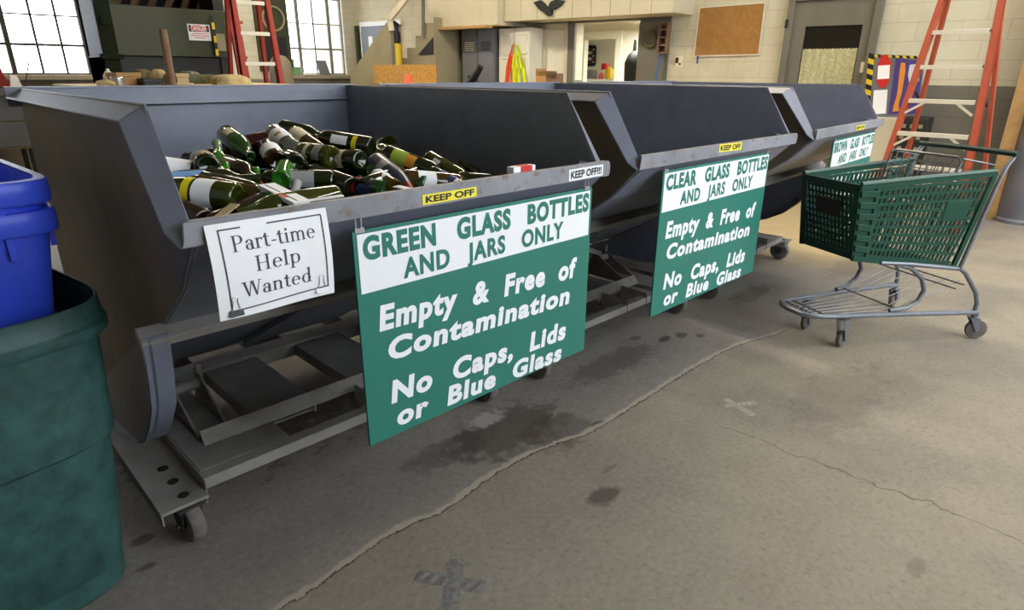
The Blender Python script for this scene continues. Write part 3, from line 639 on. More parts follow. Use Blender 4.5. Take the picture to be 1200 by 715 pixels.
def bottle(label, base_px, tip_px, kind, color, up=(0, 0), tabs=(), size=1.0, foil=None, spin=None, anchor=False, group='bottles heaped in the nearest hopper', name=None):
    b0, b1 = on_pile(*base_px), on_pile(*tip_px); b0.z += up[0]; b1.z += up[1]; ax = (b1 - b0).normalized()
    LEN = PROFILE[kind][-3][1] * size; R_max = max(q[0] for q in PROFILE[kind]) * size
    if anchor: b0 = b1 - ax * LEN
    for i, lo, hi in ((0, .445, 1.815), (1, 1.43, 3.07)):
        for e in (b0, b0 + ax * LEN):
            if e[i] < lo + R_max * .6: b0[i] += lo + R_max * .6 - e[i]
            e2 = b0 + ax * LEN
            if max(b0[i], e2[i]) > hi - R_max * .6: b0[i] -= max(b0[i], e2[i]) - hi + R_max * .6
    b1 = b0 + ax * LEN
    mb = MB(); mb.lathe(PROFILE[kind], n=28)
    o = mb.build(name or {'wine': 'wine_bottle', 'slope': 'champagne_bottle', 'beer': 'beer_bottle', 'cut': 'glass_jar'}[kind], G[color], smooth=50)
    z = ax; toward = (EYE - (b0 + b1) / 2); toward = (toward + Vector((0, 0, .5))); x = (toward - z * toward.dot(z)).normalized(); y = z.cross(x)
    o.matrix_world = Matrix.Translation(b0) @ Matrix((x, y, z)).transposed().to_4x4() @ Matrix.Scale(size, 4)
    tag(o, label, 'jar' if kind == 'cut' else 'bottle', group)
    for col, h0, h1, half in tabs:
        t = MB(); a = math.radians(half); n = 6
        t.lathe([(body_at(kind, h0 + (h1 - h0) * k / n) + .0006, h0 + (h1 - h0) * k / n) for k in range(n + 1)], n=14, a0=-a + (spin or 0), a1=a + (spin or 0))
        q = t.build('label', LB[col], o); q['label'] = '%s label' % col
    if foil:
        t = MB(); L = .300 if kind != 'beer' else .238; t.lathe([(body_at(kind, h) + .0007, h) for h in (L - .068, L - .05, L - .03, L - .012)] + [(.0165, L - .008), (.0165, L + .0006), (0, L + .0008)], n=18)
        t.build('foil', LB[foil], o)
    return o
W = ('white', .05, .14, 60)
bottle('dark bottle with a big white label, rear left corner of the heap', (172, 199), (226, 203), 'wine', 'dark', (.01, .0), [('white', .03, .125, 75)])
bottle('dark bottle with a light blue label, under the white-labelled one at far left', (174, 217), (222, 214), 'wine', 'dark', (0, 0), [('blue', .04, .15, 50)])
bottle('large olive bottle with yellow and white labels at the front left', (280, 239), (190, 226), 'slope', 'olive', (.015, .01), [('yellow', .118, .140, 65), ('white', .055, .110, 70)], 1.04)
bottle('dark brown bottle in the front left corner under the olive one', (236, 262), (196, 246), 'wine', 'brown', (0, 0))
bottle('dark bottle with its round base to the viewer, silvery brown label, left', (246, 208), (230, 182), 'wine', 'dark', (.035, .0), [('tan', .03, .12, 70)])
bottle('bright green bottle standing in the left of the heap, pale screw neck up', (259, 210), (257, 186), 'beer', 'bright', (-.12, .055), (), 1.0, 'clearscrew', anchor=True)
bottle('small green bottle with its neck up beside the bright green one', (268, 224), (265, 204), 'beer', 'bright', (-.15, .03), (), 1.0, anchor=True)
bottle('big olive green bottle lying highest at the rear left', (268, 168), (318, 211), 'slope', 'green', (.03, .02), [('cream', .05, .12, 20)])
bottle('wine red bottle lying along the back beside the clear one', (331, 165), (280, 172), 'wine', 'red', (.01, .0))
bottle('dark bottle with white label and base to the viewer, middle left', (325, 199), (309, 166), 'wine', 'brown', (.03, .0), [('white', .03, .13, 70)])
bottle('clear glass bottle with white and orange label, neck down, top middle', (321, 165), (358, 193), 'wine', 'clear', (.03, .02), [('white', .05, .14, 70), ('orange', .085, .105, 20)])
bottle('bright green jar with its open mouth to the viewer, middle', (320, 222), (335, 206), 'cut', 'bright', (-.03, .025), (), 1.0, anchor=True)
bottle('dark bottle with round base to the viewer right of the bright green jar', (348, 202), (333, 180), 'wine', 'dark', (.03, -.01))
bottle('long dark olive bottle with striped label, big round base to the viewer, middle', (392, 200), (350, 182), 'slope', 'olive', (.045, .01), [('cream', .10, .12, 60), ('grey', .03, .07, 40)])
bottle('dark bottle with cream label, round base to the viewer, right of the striped one', (424, 203), (388, 188), 'wine', 'dark', (.045, .0), [('cream', .06, .14, 60)])
bottle('amber bottle with a cream label behind the clear bottle', (345, 164), (386, 190), 'wine', 'amber', (.02, .01), [('cream', .02, .11, 70)])
bottle('dark brown bottle with a plain white label at the top of the heap', (369, 158), (424, 196), 'wine', 'brown', (.025, .01), [('white', .055, .135, 34)])
bottle('small amber bottle end on at the back near the hopper end', (404, 160), (432, 170), 'beer', 'amber', (.02, .0))
bottle('large olive bottle with shining shoulder at the back right', (456, 174), (404, 160), 'slope', 'olive', (.02, .02), [('white', .03, .08, 30)])
bottle('dark bottle with yellow and white strip label, base to the viewer, back right', (437, 182), (396, 172), 'wine', 'dark', (.03, .02), [('yellow', .05, .07, 40), ('white', .09, .16, 26)])
bottle('long dark green bottle with a faded yellow label at right', (452, 185), (512, 203), 'wine', 'dark', (.015, .0), [('lime', .04, .10, 50), ('orange', .10, .14, 40)])
bottle('olive bottle slanting down to the right, tallest at the right end', (504, 193), (550, 216), 'wine', 'olive', (.02, .0), [('white', .06, .10, 12)])
bottle('broad dark bottle at the right edge of the heap', (536, 213), (590, 216), 'wine', 'dark', (.0, .0))
bottle('navy sleeved bottle with red foil neck, middle right', (441, 196), (478, 222), 'slope', 'navy', (.015, .0), [('grey', .07, .11, 35)], 1.0, 'foilred')
bottle('olive bottle with square white label near the front lip, right', (473, 214), (530, 215), 'wine', 'amber', (.01, .0), [('white', .045, .11, 60)])
bottle('small dark bottle with a dark blue label, right of the square white label', (506, 208), (536, 219), 'beer', 'dark', (.015, .0), [('navy', .04, .11, 65), ('white', .115, .128, 50)])
bottle('small bottle with red and teal band by the front lip, middle right', (449, 225), (424, 219), 'beer', 'green', (.01, .0), [('red', .10, .135, 120), ('navy', .03, .095, 120)])
bottle('amber bottle with a torn white label by the front lip', (463, 224), (438, 208), 'beer', 'amber', (.01, .01), [('white', .05, .13, 60)])
bottle('dark bottle with a grey label, below the striped one', (392, 216), (346, 212), 'wine', 'dark', (.01, .0), [('grey', .06, .14, 45)])
bottle('dark olive bottle lying along the front lip, middle', (396, 231), (342, 240), 'wine', 'olive', (.0, .0))
bottle('bright green bottle with its mouth up at the front lip beside the paper notice', (280, 258), (320, 240), 'slope', 'bright', (-.02, .025), (), 1.0, anchor=True)
bottle('small green bottle with red label and neck up, left middle', (296, 222), (301, 206), 'beer', 'bright', (-.14, .02), [('red', .15, .17, 80)], 1.0, anchor=True)
bottle('long brown bottle under the big green one, left', (258, 190), (314, 215), 'wine', 'brown', (.0, .0), [('tan', .02, .16, 8)])
bottle('small dark bottle with silver neck in the middle front', (334, 236), (348, 220), 'beer', 'dark', (-.08, .015), (), .95, 'grey', anchor=True)
bottle('brown bottle at the front lip left of the bright green one', (288, 240), (246, 258), 'wine', 'brown', (.0, .0))
bottle('small dark bottle behind the clear one at the back wall', (332, 158), (366, 163), 'beer', 'dark', (.03, .02))
bottle('small clear bottle neck at the back wall', (372, 172), (363, 162), 'beer', 'clear', (-.1, .02), (), .9, anchor=True)
bottle('dark green bottle between the round bases, middle', (412, 220), (366, 203), 'wine', 'dark', (.0, .0))
bottle('dark green bottle under the navy sleeved one', (424, 222), (470, 206), 'wine', 'dark', (.0, .0), [('white', .05, .08, 14)])
bottle('green bottle right of the navy sleeved one, half buried', (500, 216), (452, 207), 'wine', 'green', (-.005, .0))
bottle('dark green bottle lying behind the olive label bottle at left', (232, 212), (288, 226), 'wine', 'dark', (.0, .0))
bottle('amber bottle half buried below the white carton', (306, 232), (258, 224), 'wine', 'amber', (-.005, .0))
bottle('dark bottle at the back wall between olive and brown', (300, 165), (352, 170), 'wine', 'dark', (.0, .0))
bottle('olive bottle half buried near the right back corner', (470, 181), (420, 176), 'wine', 'olive', (.0, .0))
bottle('dark bottle at left wall below the blue label', (200, 236), (186, 214), 'wine', 'dark', (-.005, .0))
bottle('small clear brown bottle at the lip near the right end', (588, 208), (606, 203), 'beer', 'amber', (.03, .045), (), .55)
# the buried layers: one heap nobody could count
hp = MB(); r2 = random.Random(5)
for k in range(150):
    x, y = r2.uniform(.60, 1.66), r2.uniform(1.66, 2.72); z = pile_z(x, y) - r2.uniform(.06, .14)
    a = r2.uniform(0, 2 * PI); ax = Vector((math.cos(a), math.sin(a), r2.uniform(-.25, .25))).normalized()
    c = Vector((x, y, z)) - ax * .15; e = c + ax * .3
    if not (.47 < min(c.x, e.x) and max(c.x, e.x) < 1.79 and 1.56 < min(c.y, e.y) and max(c.y, e.y) < 2.84): continue
    hp.mat(k % 4).lathe(PROFILE['wine'], c, ax, 12)
hb = hp.build('bottle_heap', [G['dark'], G['olive'], G['brown'], G['dark']], smooth=50); tag(hb, 'dark green bottles buried under the top layer in the nearest hopper', 'bottles', None, 'stuff')
# cards and cartons among the bottles
def card(label, name, px0, px1, width, up, material, thick=.004, marks=None):
    a, b = on_pile(*px0, up[0]), on_pile(*px1, up[1]); d = (b - a); L = d.length; d.normalize(); y = Vector((0, 0, 1)).cross(d).normalized(); z = d.cross(y)
    mb = MB(); mb.box((0, -width / 2, 0), (L, width / 2, thick)); o = mb.build(name, material, None, .001)
    o.matrix_world = Matrix.Translation(a) @ Matrix((d, y, z)).transposed().to_4x4(); tag(o, label, 'carton')
    if marks:
        for col, x0, x1, y0, y1 in marks:
            t = MB(); t.box((L * x0, width * (y0 - .5), thick), (L * x1, width * (y1 - .5), thick + .0006)); t.build('print', col, o)
    return o
card('white carton sleeve with a black stripe lying in the middle front of the bottles', 'carton_sleeve', (312, 220), (354, 241), .05, (.03, .02), M['paper'], .012, [(M['black'], .05, .95, .30, .38), (M['red'], .5, .75, .05, .28)])
card('tan cardboard flap at the front lip left of the notice', 'cardboard_flap', (246, 263), (276, 240), .03, (.015, .03), LB['tan'])
card('white paper strip behind the yellow KEEP OFF sticker', 'paper_strip', (464, 219), (496, 226), .03, (.02, .015), M['paper'])
card('white paper strip along the front lip in the middle', 'paper_strip', (362, 236), (402, 230), .02, (.02, .02), M['paper'])
bx_ = MB(); bx_.box((0, 0, 0), (.10, .03, .022)); o = bx_.build('carton_box', M['paper'], None, .001); o.location = (1.40, 1.412, 1.146); tag(o, 'small red and white carton lying on the lip of the nearest hopper', 'carton')
t = MB(); t.box((.032, -.0006, .001), (.085, .0306, .0226)); t.build('print', M['red'], o)

# ------------------------------------------------------------------ bins at the left edge
def squircle(cx, cy, rx, ry, n, e, az, z):
    out = []
    for k in range(n):
        a = 2 * PI * k / n; c, s = math.cos(a), math.sin(a)
        x = rx * math.copysign(abs(c) ** (2 / e), c); y = ry * math.copysign(abs(s) ** (2 / e), s)
        out.append(Vector((cx + x * math.cos(az) - y * math.sin(az), cy + x * math.sin(az) + y * math.cos(az), z)))
    return out
def loft(mb, levels, cap0=True, cap1=False):
    n = len(levels[0]); vs = [p for l in levels for p in l]; fs = []
    for i in range(len(levels) - 1):
        for k in range(n): fs.append((i * n + k, i * n + (k + 1) % n, (i + 1) * n + (k + 1) % n, (i + 1) * n + k))
    if cap0: fs.append(tuple(range(n))[::-1])
    if cap1: fs.append(tuple(range((len(levels) - 1) * n, len(levels) * n)))
    mb.raw(vs, fs)
BC = (-.052, 2.06); BZ = math.radians(9)
bn = thing('rubbish_barrel', 'large scuffed dark green plastic bin at the left edge, blue totes standing in it', 'bin', (BC[0], BC[1], 0))
sq = lambda r, z, e=4.5: squircle(0, 0, r, r, 72, e, BZ, z)
b_ = MB(); loft(b_, [sq(.245, 0), sq(.257, .012), sq(.290, .30), sq(.304, .50), sq(.316, .512), sq(.330, .80), sq(.336, .885), sq(.330, .888), sq(.318, .80), sq(.300, .515), sq(.288, .5), sq(.262, .02)], True, True); b_.build('body', M['bin_green'], bn, smooth=40)
b_ = MB(); loft(b_, [sq(.332, .812), sq(.350, .810), sq(.354, .818), sq(.354, .838), sq(.347, .846), sq(.345, .896), sq(.342, .899), sq(.338, .899), sq(.335, .86)], False); b_.build('rim', M['bin_green'], bn, smooth=40)
fm = MB(); rr_ = random.Random(3); rows = [[Vector((BC[0] + q.x, BC[1] + q.y, .79 + .03 * math.sin(25 * q.x + 3) * math.cos(31 * q.y) + rr_.uniform(-.012, .012))) for q in (lambda L: L + L[:1])(squircle(0, 0, .004 + .309 * k / 12, .004 + .309 * k / 12, 48, 4.5, BZ, 0))] for k in range(13)]
fm.sheet(rows); o = fm.build('scraps', M['rubbish']); tag(o, 'dark scraps filling the green bin around the blue totes', 'rubbish', None, 'stuff')
TC = (-.062, 2.14); TZ = math.radians(4)
def tote(label, z0, top=True):
    r = thing('recycling_tote', label, 'tote', (TC[0], TC[1], z0), 0, 'blue recycling totes nested in the green bin')
    q = lambda rx, ry, z, e=9: squircle(0, 0, rx, ry, 72, e, TZ, z)
    H = .385
    m_ = MB(); loft(m_, [q(.250, .245, 0), q(.258, .253, .01), q(.300, .295, H - .07), q(.303, .298, H - .002), q(.296, .291, H - .002), q(.252, .247, .012)], True, True); m_.build('body', M['blue'], r, smooth=40)
    m_ = MB(); loft(m_, [q(.300, .295, H - .055), q(.318, .313, H - .055), q(.321, .316, H - .05), q(.321, .316, H - .008), q(.317, .312, H), q(.298, .293, H + .001)], False); m_.build('rim', M['blue'], r, smooth=40)
    m_ = MB()
    for rx, ry, dx, dy in ((.27, .272, 1, 0), (.27, .272, 0, 1)):
        for s_ in (-1, 1):
            for k in (-.20, -.10, .10, .20):
                lx, ly = (s_ * .306, k) if dx else (k, -.301 if s_ < 0 else .301); c, s2 = math.cos(TZ), math.sin(TZ)
                m_.box((lx * c - ly * s2 - .006, lx * s2 + ly * c - .006, H - .11), (lx * c - ly * s2 + .006, lx * s2 + ly * c + .006, H - .05))
    m_.build('rib', M['blue'], r)
    return r
tote('lower blue recycling tote, standing in the green bin', .745); tote('upper blue recycling tote, nested in the lower one', .817)

# ------------------------------------------------------------------ the shopping cart (x along it from nose to handle, -y the near side)
ct = thing('shopping_cart', 'green plastic shopping cart on a grey wire frame beside the hoppers', 'shopping cart', (3.645, 1.115, 0), math.atan2(-.435, .9))
def patch(c00, c10, c11, c01): 
    c = [Vector(q) for q in (c00, c10, c11, c01)]
    return lambda s, t: c[0] * (1 - s) * (1 - t) + c[1] * s * (1 - t) + c[2] * s * t + c[3] * (1 - s) * t
def lattice(P, ns, nt, w, th, slant=0.0, s0=0.0, s1=1.0, t0=0.0, t1=1.0):
    mb = MB(); n = (P(1, 0) - P(0, 0)).cross(P(0, 1) - P(0, 0)).normalized()
    for j in range(nt + 1):
        t = t0 + (t1 - t0) * j / nt; mb.bar(P(s0, t), P(s1, t), th, w, (P(.5, 1) - P(.5, 0)).normalized())
    L = P(1, .5) - P(0, .5)
    for i in range(ns + 1):
        s = s0 + (s1 - s0) * i / ns; a, b = s - slant / 2, s + slant / 2
        ta, tb = t0, t1
        for lim in (s0, s1):
            if (a - lim) * (b - lim) < 0:
                f = (lim - a) / (b - a)
                if (lim == s0 and a < s0) or (lim == s1 and a > s1): ta = t0 + (t1 - t0) * f; a = lim
                else: tb = t0 + (t1 - t0) * f; b = lim
        if a < s0 - 1e-6 or a > s1 + 1e-6: continue
        mb.bar(P(a, ta), P(b, tb), th, w, L.normalized())
    return mb
NS = {-1: ((-.085, -.185, .545), (.605, -.235, .445), (.715, -.252, .965), (-.135, -.195, .925)), 1: ((-.085, .185, .545), (.605, .235, .445), (.715, .252, .965), (-.135, .195, .925))}
for sd in (-1, 1):
    P = patch(*NS[sd]); m_ = lattice(P, 21, 9, .0135, .007, .085, .135, .955, .05, .93)
    fr = MB()
    for a, b, wd in ((( 0, 0), (1, 0), .03), ((0, 1), (1, 1), .035), ((1, 0), (1, 1), .028), ((.125, 0), (.125, 1), .02)):
        fr.bar(P(*a), P(*b), .016, wd, (P(1, .5) - P(0, .5)).normalized() if a[0] == b[0] else (P(.5, 1) - P(.5, 0)).normalized())
    m_.raw(fr.v, fr.f); 
    pl = m_.build('side_panel', M['cart_green'], ct)
    # solid front corner with raised bands, and the plaque
    cn = MB(); n = Vector((0, sd, 0))
    cn.prism([P(0, 0), P(.125, 0), P(.125, 1), P(0, 1)], -n * .006)
    for k in range(6):
        t = .10 + .15 * k; cn.prism([P(.0, t), P(.12, t - .01), P(.12, t + .075), P(.0, t + .085)], n * .012)
    cn.build('corner_panel', M['cart_green'], ct, .002)
    pq = MB(); pq.prism([P(.70, .50), P(.90, .51), P(.90, .73), P(.70, .73)], n * .006); pq.build('plaque', M['cart_green'], ct, .002)
    rimb = MB(); rimb.tube([P(0, 1) + Vector((0, 0, .01)), P(.5, 1) + Vector((0, 0, .012)), P(1, 1) + Vector((0, 0, .01))], .013, 8); rimb.build('top_rail', M['cart_green'], ct)
FP = patch((-.085, -.185, .545), (-.085, .185, .545), (-.135, .195, .925), (-.135, -.195, .925))
m_ = lattice(FP, 12, 9, .013, .007, .10, .10, .90, .10, .90); fr = MB()
for a, b in (((0, .03), (1, .03)), ((0, .97), (1, .97)), ((.04, 0), (.04, 1)), ((.96, 0), (.96, 1))):
    fr.bar(FP(*a), FP(*b), .014, .036, (FP(1, .5) - FP(0, .5)).normalized() if a[0] == b[0] else (FP(.5, 1) - FP(.5, 0)).normalized())
m_.raw(fr.v, fr.f); m_.build('front_panel', M['cart_dark'], ct)
pq = MB(); pq.prism([FP(.28, .52), FP(.72, .52), FP(.72, .76), FP(.28, .76)], (-.008, 0, 0)); pq.build('plaque', M['black'], ct, .002)
BP = patch((-.085, -.185, .55), (.605, -.235, .45), (.605, .235, .45), (-.085, .185, .55)); lattice(BP, 20, 9, .012, .006, 0).build('basket_floor', M['cart_green'], ct)
RP = patch((.605, -.235, .455), (.605, .235, .455), (.715, .252, .965), (.715, -.252, .965)); lattice(RP, 14, 10, .004, .004).build('rear_gate', M['chrome'], ct)
SP = patch((.44, -.20, .80), (.44, .20, .80), (.50, .215, 1.045), (.50, -.215, 1.045)); sg = lattice(SP, 10, 6, .0045, .0045)
sg.tube([SP(0, -.6), SP(0, .9), SP(.06, 1), SP(.94, 1), SP(1, .9), SP(1, -.6)], .007, 8)
S2 = patch((.50, -.215, 1.04), (.50, .215, 1.04), (.735, .23, 1.0), (.735, -.23, 1.0))
for t_ in (0, 1): sg.tube([S2(t_, 0), S2(t_, 1)], .005, 6)
S3 = patch((.46, -.20, .79), (.46, .20, .79), (.69, .235, .80), (.69, -.235, .80)); q_ = lattice(S3, 8, 5, .0045, .0045); sg.raw(q_.v, q_.f)
sg.build('child_seat', M['chrome'], ct)
hd = MB(); hd.tube([(.795, -.285, 1.062), (.80, 0, 1.066), (.795, .285, 1.062)], .0155, 12); hd.build('handle', M['cart_dark'], ct)
for sd in (-1, 1):
    u_ = MB(); u_.tube([(.84, sd * .262, .150), (.842, sd * .262, .215), (.815, sd * .258, .28), (.70, sd * .25, .405), (.655, sd * .247, .435), (.30, sd * .215, .487), (.10, sd * .20, .508)], .0125, 10)
    u_.tube([(.64, sd * .25, .435), (.735, sd * .262, .90), (.76, sd * .266, .99), (.80, sd * .268, 1.05)], .0115, 10)
    u_.tube([(.26, sd * .19, .212), (.36, sd * .21, .222), (.43, sd * .215, .26), (.455, sd * .215, .32), (.42, sd * .213, .39), (.33, sd * .21, .455), (.22, sd * .205, .492)], .0125, 10)
    u_.build('side_frame', M['cart_metal'], ct)
tr = MB(); pth = [(.86, -.268, .158)]
for a, b, c in ((.40, -.212, .183), (.0, -.162, .200), (-.14, -.142, .206)): pth.append((a, b, c))
pth += [(-.215, -.118, .209), (-.25, -.075, .211), (-.26, 0, .212), (-.25, .075, .211), (-.215, .118, .209), (-.14, .142, .206), (.0, .162, .200), (.40, .212, .183), (.86, .268, .158)]
tr.tube(pth, .0145, 10); tr.build('tray_frame', M['cart_metal'], ct)
wr = MB()
for k in range(7):
    y = -.12 + .04 * k; wr.tube([(-.20, y * .8, .214), (-.16, y * .85, .200), (.33, y * 1.45, .205), (.40, y * 1.5, .24), (.72, y * 1.65, .33), (.745, y * 1.66, .345)], .0026, 6)
for x, z, w_ in ((-.19, .211, .115), (-.12, .203, .13), (.33, .208, .20), (.72, .333, .245), (.66, .316, .245)): wr.tube([(x, -w_, z), (x, w_, z)], .004, 6)
wr.build('tray_wire', M['chrome'], ct)
for x, y, r_, a in ((0.0, -.135, .048, .25), (0.0, .135, .048, .3), (.845, -.268, .058, -.5), (.845, .268, .058, .4)):
    zt = .205 if x < .4 else .158
    c_ = MB(); c_.lathe([(0, 0), (.02, 0), (.018, .02), (0, .02)], (.0, 0, zt - .032), (0, 0, 1), 12)
    for s_ in (-1, 1): c_.prism([(-.028, s_ * .021, zt - .03), (.022, s_ * .021, zt - .03), (.034, s_ * .021, r_ - .006), (.016, s_ * .021, r_ - .012)], (0, s_ * .004, 0))
    c_.box((-.028, -.025, zt - .034), (.022, .025, zt - .028)); c_.lathe([(0, -.026), (.006, -.026), (.006, .026), (0, .026)], (.024, 0, r_), (0, 1, 0), 8)
    k_ = c_.build('caster', M['cart_metal'], ct); k_.location = (x, y, 0); k_.rotation_euler = (0, 0, a)
    w_ = MB(); w_.lathe([(.012, -.014), (r_ - .016, -.014), (r_ - .003, -.011), (r_, -.005), (r_, .005), (r_ - .003, .011), (r_ - .016, .014), (.012, .014)], (.024, 0, r_), (0, 1, 0), 24); w_.build('wheel', M['rubber'], k_)

# ------------------------------------------------------------------ tape crosses on the floor
def tape_cross(label, pts, m=None):
    r = thing('tape_cross', label, 'tape', (pts[0][0][0], pts[0][0][1], 0)); off = r.location.copy()
    for (x0, y0), (x1, y1), w in pts:
        m_ = MB(off); a, b = Vector((x0, y0, .0006)), Vector((x1, y1, .0006)); d = (b - a).normalized(); n = Vector((-d.y, d.x, 0)); rows = []
        rr = random.Random(int(x0 * 1000))
        for i in range(13):
            p = a.lerp(b, i / 12); h = .0022 * (i % 2) + rr.uniform(0, .0008); e = rr.uniform(-.003, .003) if i in (0, 12) else 0
            rows.append([p - n * (w / 2 + rr.uniform(0, .002)) + Vector((0, 0, 0)), p + Vector((0, 0, h)) + d * e, p + n * (w / 2 + rr.uniform(0, .002))])
        m_.sheet(rows); m_.build('tape_strip', m or M['tape'], r, smooth=0)
def fl_(px, py): p = at(px, py, 2, 0); return (p.x, p.y)
tape_cross('grey duct tape cross stuck on the floor at the bottom of the picture', [(fl_(488, 674), fl_(568, 689), .052), (fl_(536, 655), fl_(527, 716), .05)])
tape_cross('pale tape cross stuck on the floor in front of the cart', [(fl_(850, 468), fl_(883, 487), .034), (fl_(848, 476), fl_(886, 472), .03)], M['pale_tape'])
# ------------------------------------------------------------------ along the right wall (s along the wall, d out from it)
def wthing(name, label, cat, s, d, z=0.0, group=None): return thing(name, label, cat, wp(s, d, z), WA, group)
def wbox(mb, s0, s1, d0, d1, z0, z1, o=(0, 0, 0)): mb.box((s0 - o[0], d0 - o[1], z0 - o[2]), (s1 - o[0], d1 - o[1], z1 - o[2])); return mb
def wpoly(mb, pxs, d, depth, o=(0, 0, 0)):
    pts = []
    for x, y in pxs: s, z = ws(x, y, d); pts.append((s - o[0], d - o[1], z - o[2]))
    mb.prism(pts, (0, -depth, 0)); return mb
def wstruct(name, mb, m, **k): o = mb.build(name, m, **k); o.location = P0; o.rotation_euler = (0, 0, WA); return structure(o)
def wtag(name, mb, m, label, cat, group=None, **k): o = mb.build(name, m, **k); o.location = P0; o.rotation_euler = (0, 0, WA); return tag(o, label, cat, group)

# cream boards over the office doorway, and the lower cupboard front beside them
bm_ = MB()
for i in range(9): bm_.box((3.95 + .31 * i, 0, 2.185), (3.95 + .31 * i + .302, .60, 3.1))
bm_.box((3.93, 0, 2.19), (6.76, .585, 3.1)); wstruct('trim_1', bm_, M['cream'], smooth=0)
bm_ = MB(); bm_.box((6.76, 0, 2.13), (8.25, .75, 3.1)); bm_.box((7.1, .75, 2.16), (7.115, .756, 3.1)); wstruct('trim_2', bm_, M['cream'], smooth=0)
bm_ = MB(); wbox(bm_, 6.9, 8.05, .70, .86, 2.09, 2.13); wtag('shelf_plank', bm_, M['wood'], 'pale wooden plank under the cream cupboard front above the lockers', 'plank')
# eagle emblem
eg = wthing('eagle_emblem', 'dark carved eagle emblem on the cream boards above the office door', 'emblem', 0, 0); eg.location = P0
for side in (0, 1):
    P_ = [(625, 3), (633, 0), (639, 5), (642, 12), (640, 16), (634, 13), (629, 8)] if side == 0 else [(661, 1), (652, -1), (645, 2), (642, 8), (643, 13), (649, 11), (656, 7)]
    m_ = MB(); wpoly(m_, P_, .635, .03); m_.build('wing', M['dark'], eg)
m_ = MB(); wpoly(m_, [(639, 9), (643, 7), (646, 10), (646, 17), (642, 19), (638, 16)], .645, .045); m_.build('body', M['dark'], eg)

# office doorway, the lit office behind
S0, S1 = OFF[0], OFF[1]
fr = MB(); wbox(fr, S1, S1 + .13, -.02, .05, 0, 2.19); wbox(fr, S0 - .02, S1 + .13, -.02, .05, 2.16, 2.19); wbox(fr, S0 - .46, S0, -.02, .04, 0, 2.19); wstruct('door_1', fr, M['grey_paint'], smooth=0)
om = MB(); wbox(om, S0 - 2.2, S1 + 2.4, -4.0, -3.9, 0, 2.6); wbox(om, S0 - 1.6, S0 - 1.5, -4, -.2, 0, 2.6); wbox(om, S1 + 2.3, S1 + 2.4, -4, -.2, 0, 2.6); wbox(om, S0 - 1.6, S1 + 2.4, -4, -.2, 2.45, 2.6)
s_l, s_r = ws(686, 60, -2.2)[0], ws(722, 60, -2.2)[0]; zt = ws(700, 46, -2.2)[1]
wbox(om, s_l, S1 + 2.4, -2.3, -2.2, 0, 2.45); wbox(om, S0 - 1.6, s_r, -2.3, -2.2, 0, 2.45); wbox(om, s_r, s_l, -2.3, -2.2, zt, 2.45); wstruct('wall_office', om, M['white_paint'], smooth=0)
om = MB(); wbox(om, s_l, s_l + .12, -2.2, -2.16, 0, zt); wbox(om, s_r - .12, s_r, -2.2, -2.16, 0, zt); wbox(om, s_r - .12, s_l + .12, -2.2, -2.16, zt, zt + .14); wstruct('trim_3', om, M['white_paint'], smooth=0)
sh_z = ws(700, 92.5, -2.7)[1]
sh = MB(); wbox(sh, s_r - .4, s_l + .6, -3.0, -2.55, sh_z - .05, sh_z); wbox(sh, s_r - .4, s_r - .36, -3.0, -2.55, 0, sh_z); wbox(sh, s_l + .56, s_l + .6, -3.0, -2.55, 0, sh_z); wtag('pantry_counter', sh, M['white_paint'], 'white counter in the little room seen through the office door', 'counter')
def item(name, label, cat, px, w, h, m, d=-2.7, kind='cyl', capm=None, capz=.8):
    s, z = ws(px, 92, d); t = wthing(name, label, cat, s, d, sh_z)
    b = MB()
    if kind == 'cyl': b.lathe([(0, 0), (w * .46, 0), (w / 2, .01), (w / 2, h * .7), (w * .42, h * capz), (w * .2, h * (capz + .04)), (w * .2, h), (0, h)] if capm is None else [(0, 0), (w * .44, 0), (w / 2, h * capz), (0, h * capz)], n=18)
    else: b.box((-w / 2, -.09, 0), (w / 2, .09, h * capz)); b.box((-w / 2 + .01, -.08, h * capz), (w / 2 - .01, .08, h))
    b.build('body', m, t, .004)
    if capm: c = MB(); c.lathe([(w * .52, h * capz), (w * .53, h * capz + .01), (w * .5, h), (0, h)], n=18); c.build('lid', capm, t)
    return t
item('food_tub', 'white tub with a red lid in the office pantry', 'tub', 708.5, .15, .29, M['white_paint'], -2.75, 'cyl', M['red'], .6)
item('yellow_jug', 'yellow bottle in the office pantry', 'bottle', 713.5, .15, .24, M['bucket_yellow'], -2.62)
item('red_jar', 'small red and pink jar in the office pantry', 'jar', 704, .10, .12, mat('pink', rgb(206, 84, 92), .5), -2.6)
item('coffee_maker', 'grey coffee machine at the left of the office pantry counter', 'coffee machine', 691, .26, .17, M['locker_grey'], -2.7, 'box')
rk = MB(); s0, z0 = ws(697, 76, -3.88); s1, z1 = ws(685, 55, -3.88)
for k in range(3):
    za, zb = z0 + (z1 - z0) * k / 3, z0 + (z1 - z0) * (k + 1) / 3
    rk.bar((s0, -3.88, za), (s1, -3.88, zb), .03, .03); rk.bar((s1, -3.88, za), (s0, -3.88, zb), .03, .03)
for s in (s0, s1): rk.bar((s, -3.88, z0), (s, -3.88, z1), .03, .03)
for z in (z0, z1): rk.bar((s0, -3.88, z), (s1, -3.88, z), .03, .06)
wtag('lattice_rack', rk, M['black'], 'black crossed lattice rack on the far wall of the office pantry', 'rack')
cs_ = MB(); s0, z0 = ws(744, 60, -.9); cs_.lathe([(0, .0), (.18, 0), (.18, .03), (.02, .04), (.02, .55), (.13, .56), (.155, .9), (.14, 1.3), (.15, 1.6), (.10, 1.72), (.03, 1.78), (.02, 1.95), (0, 1.96)], (s0 - .01, -.87, 0), (0, 0, 1), 18)
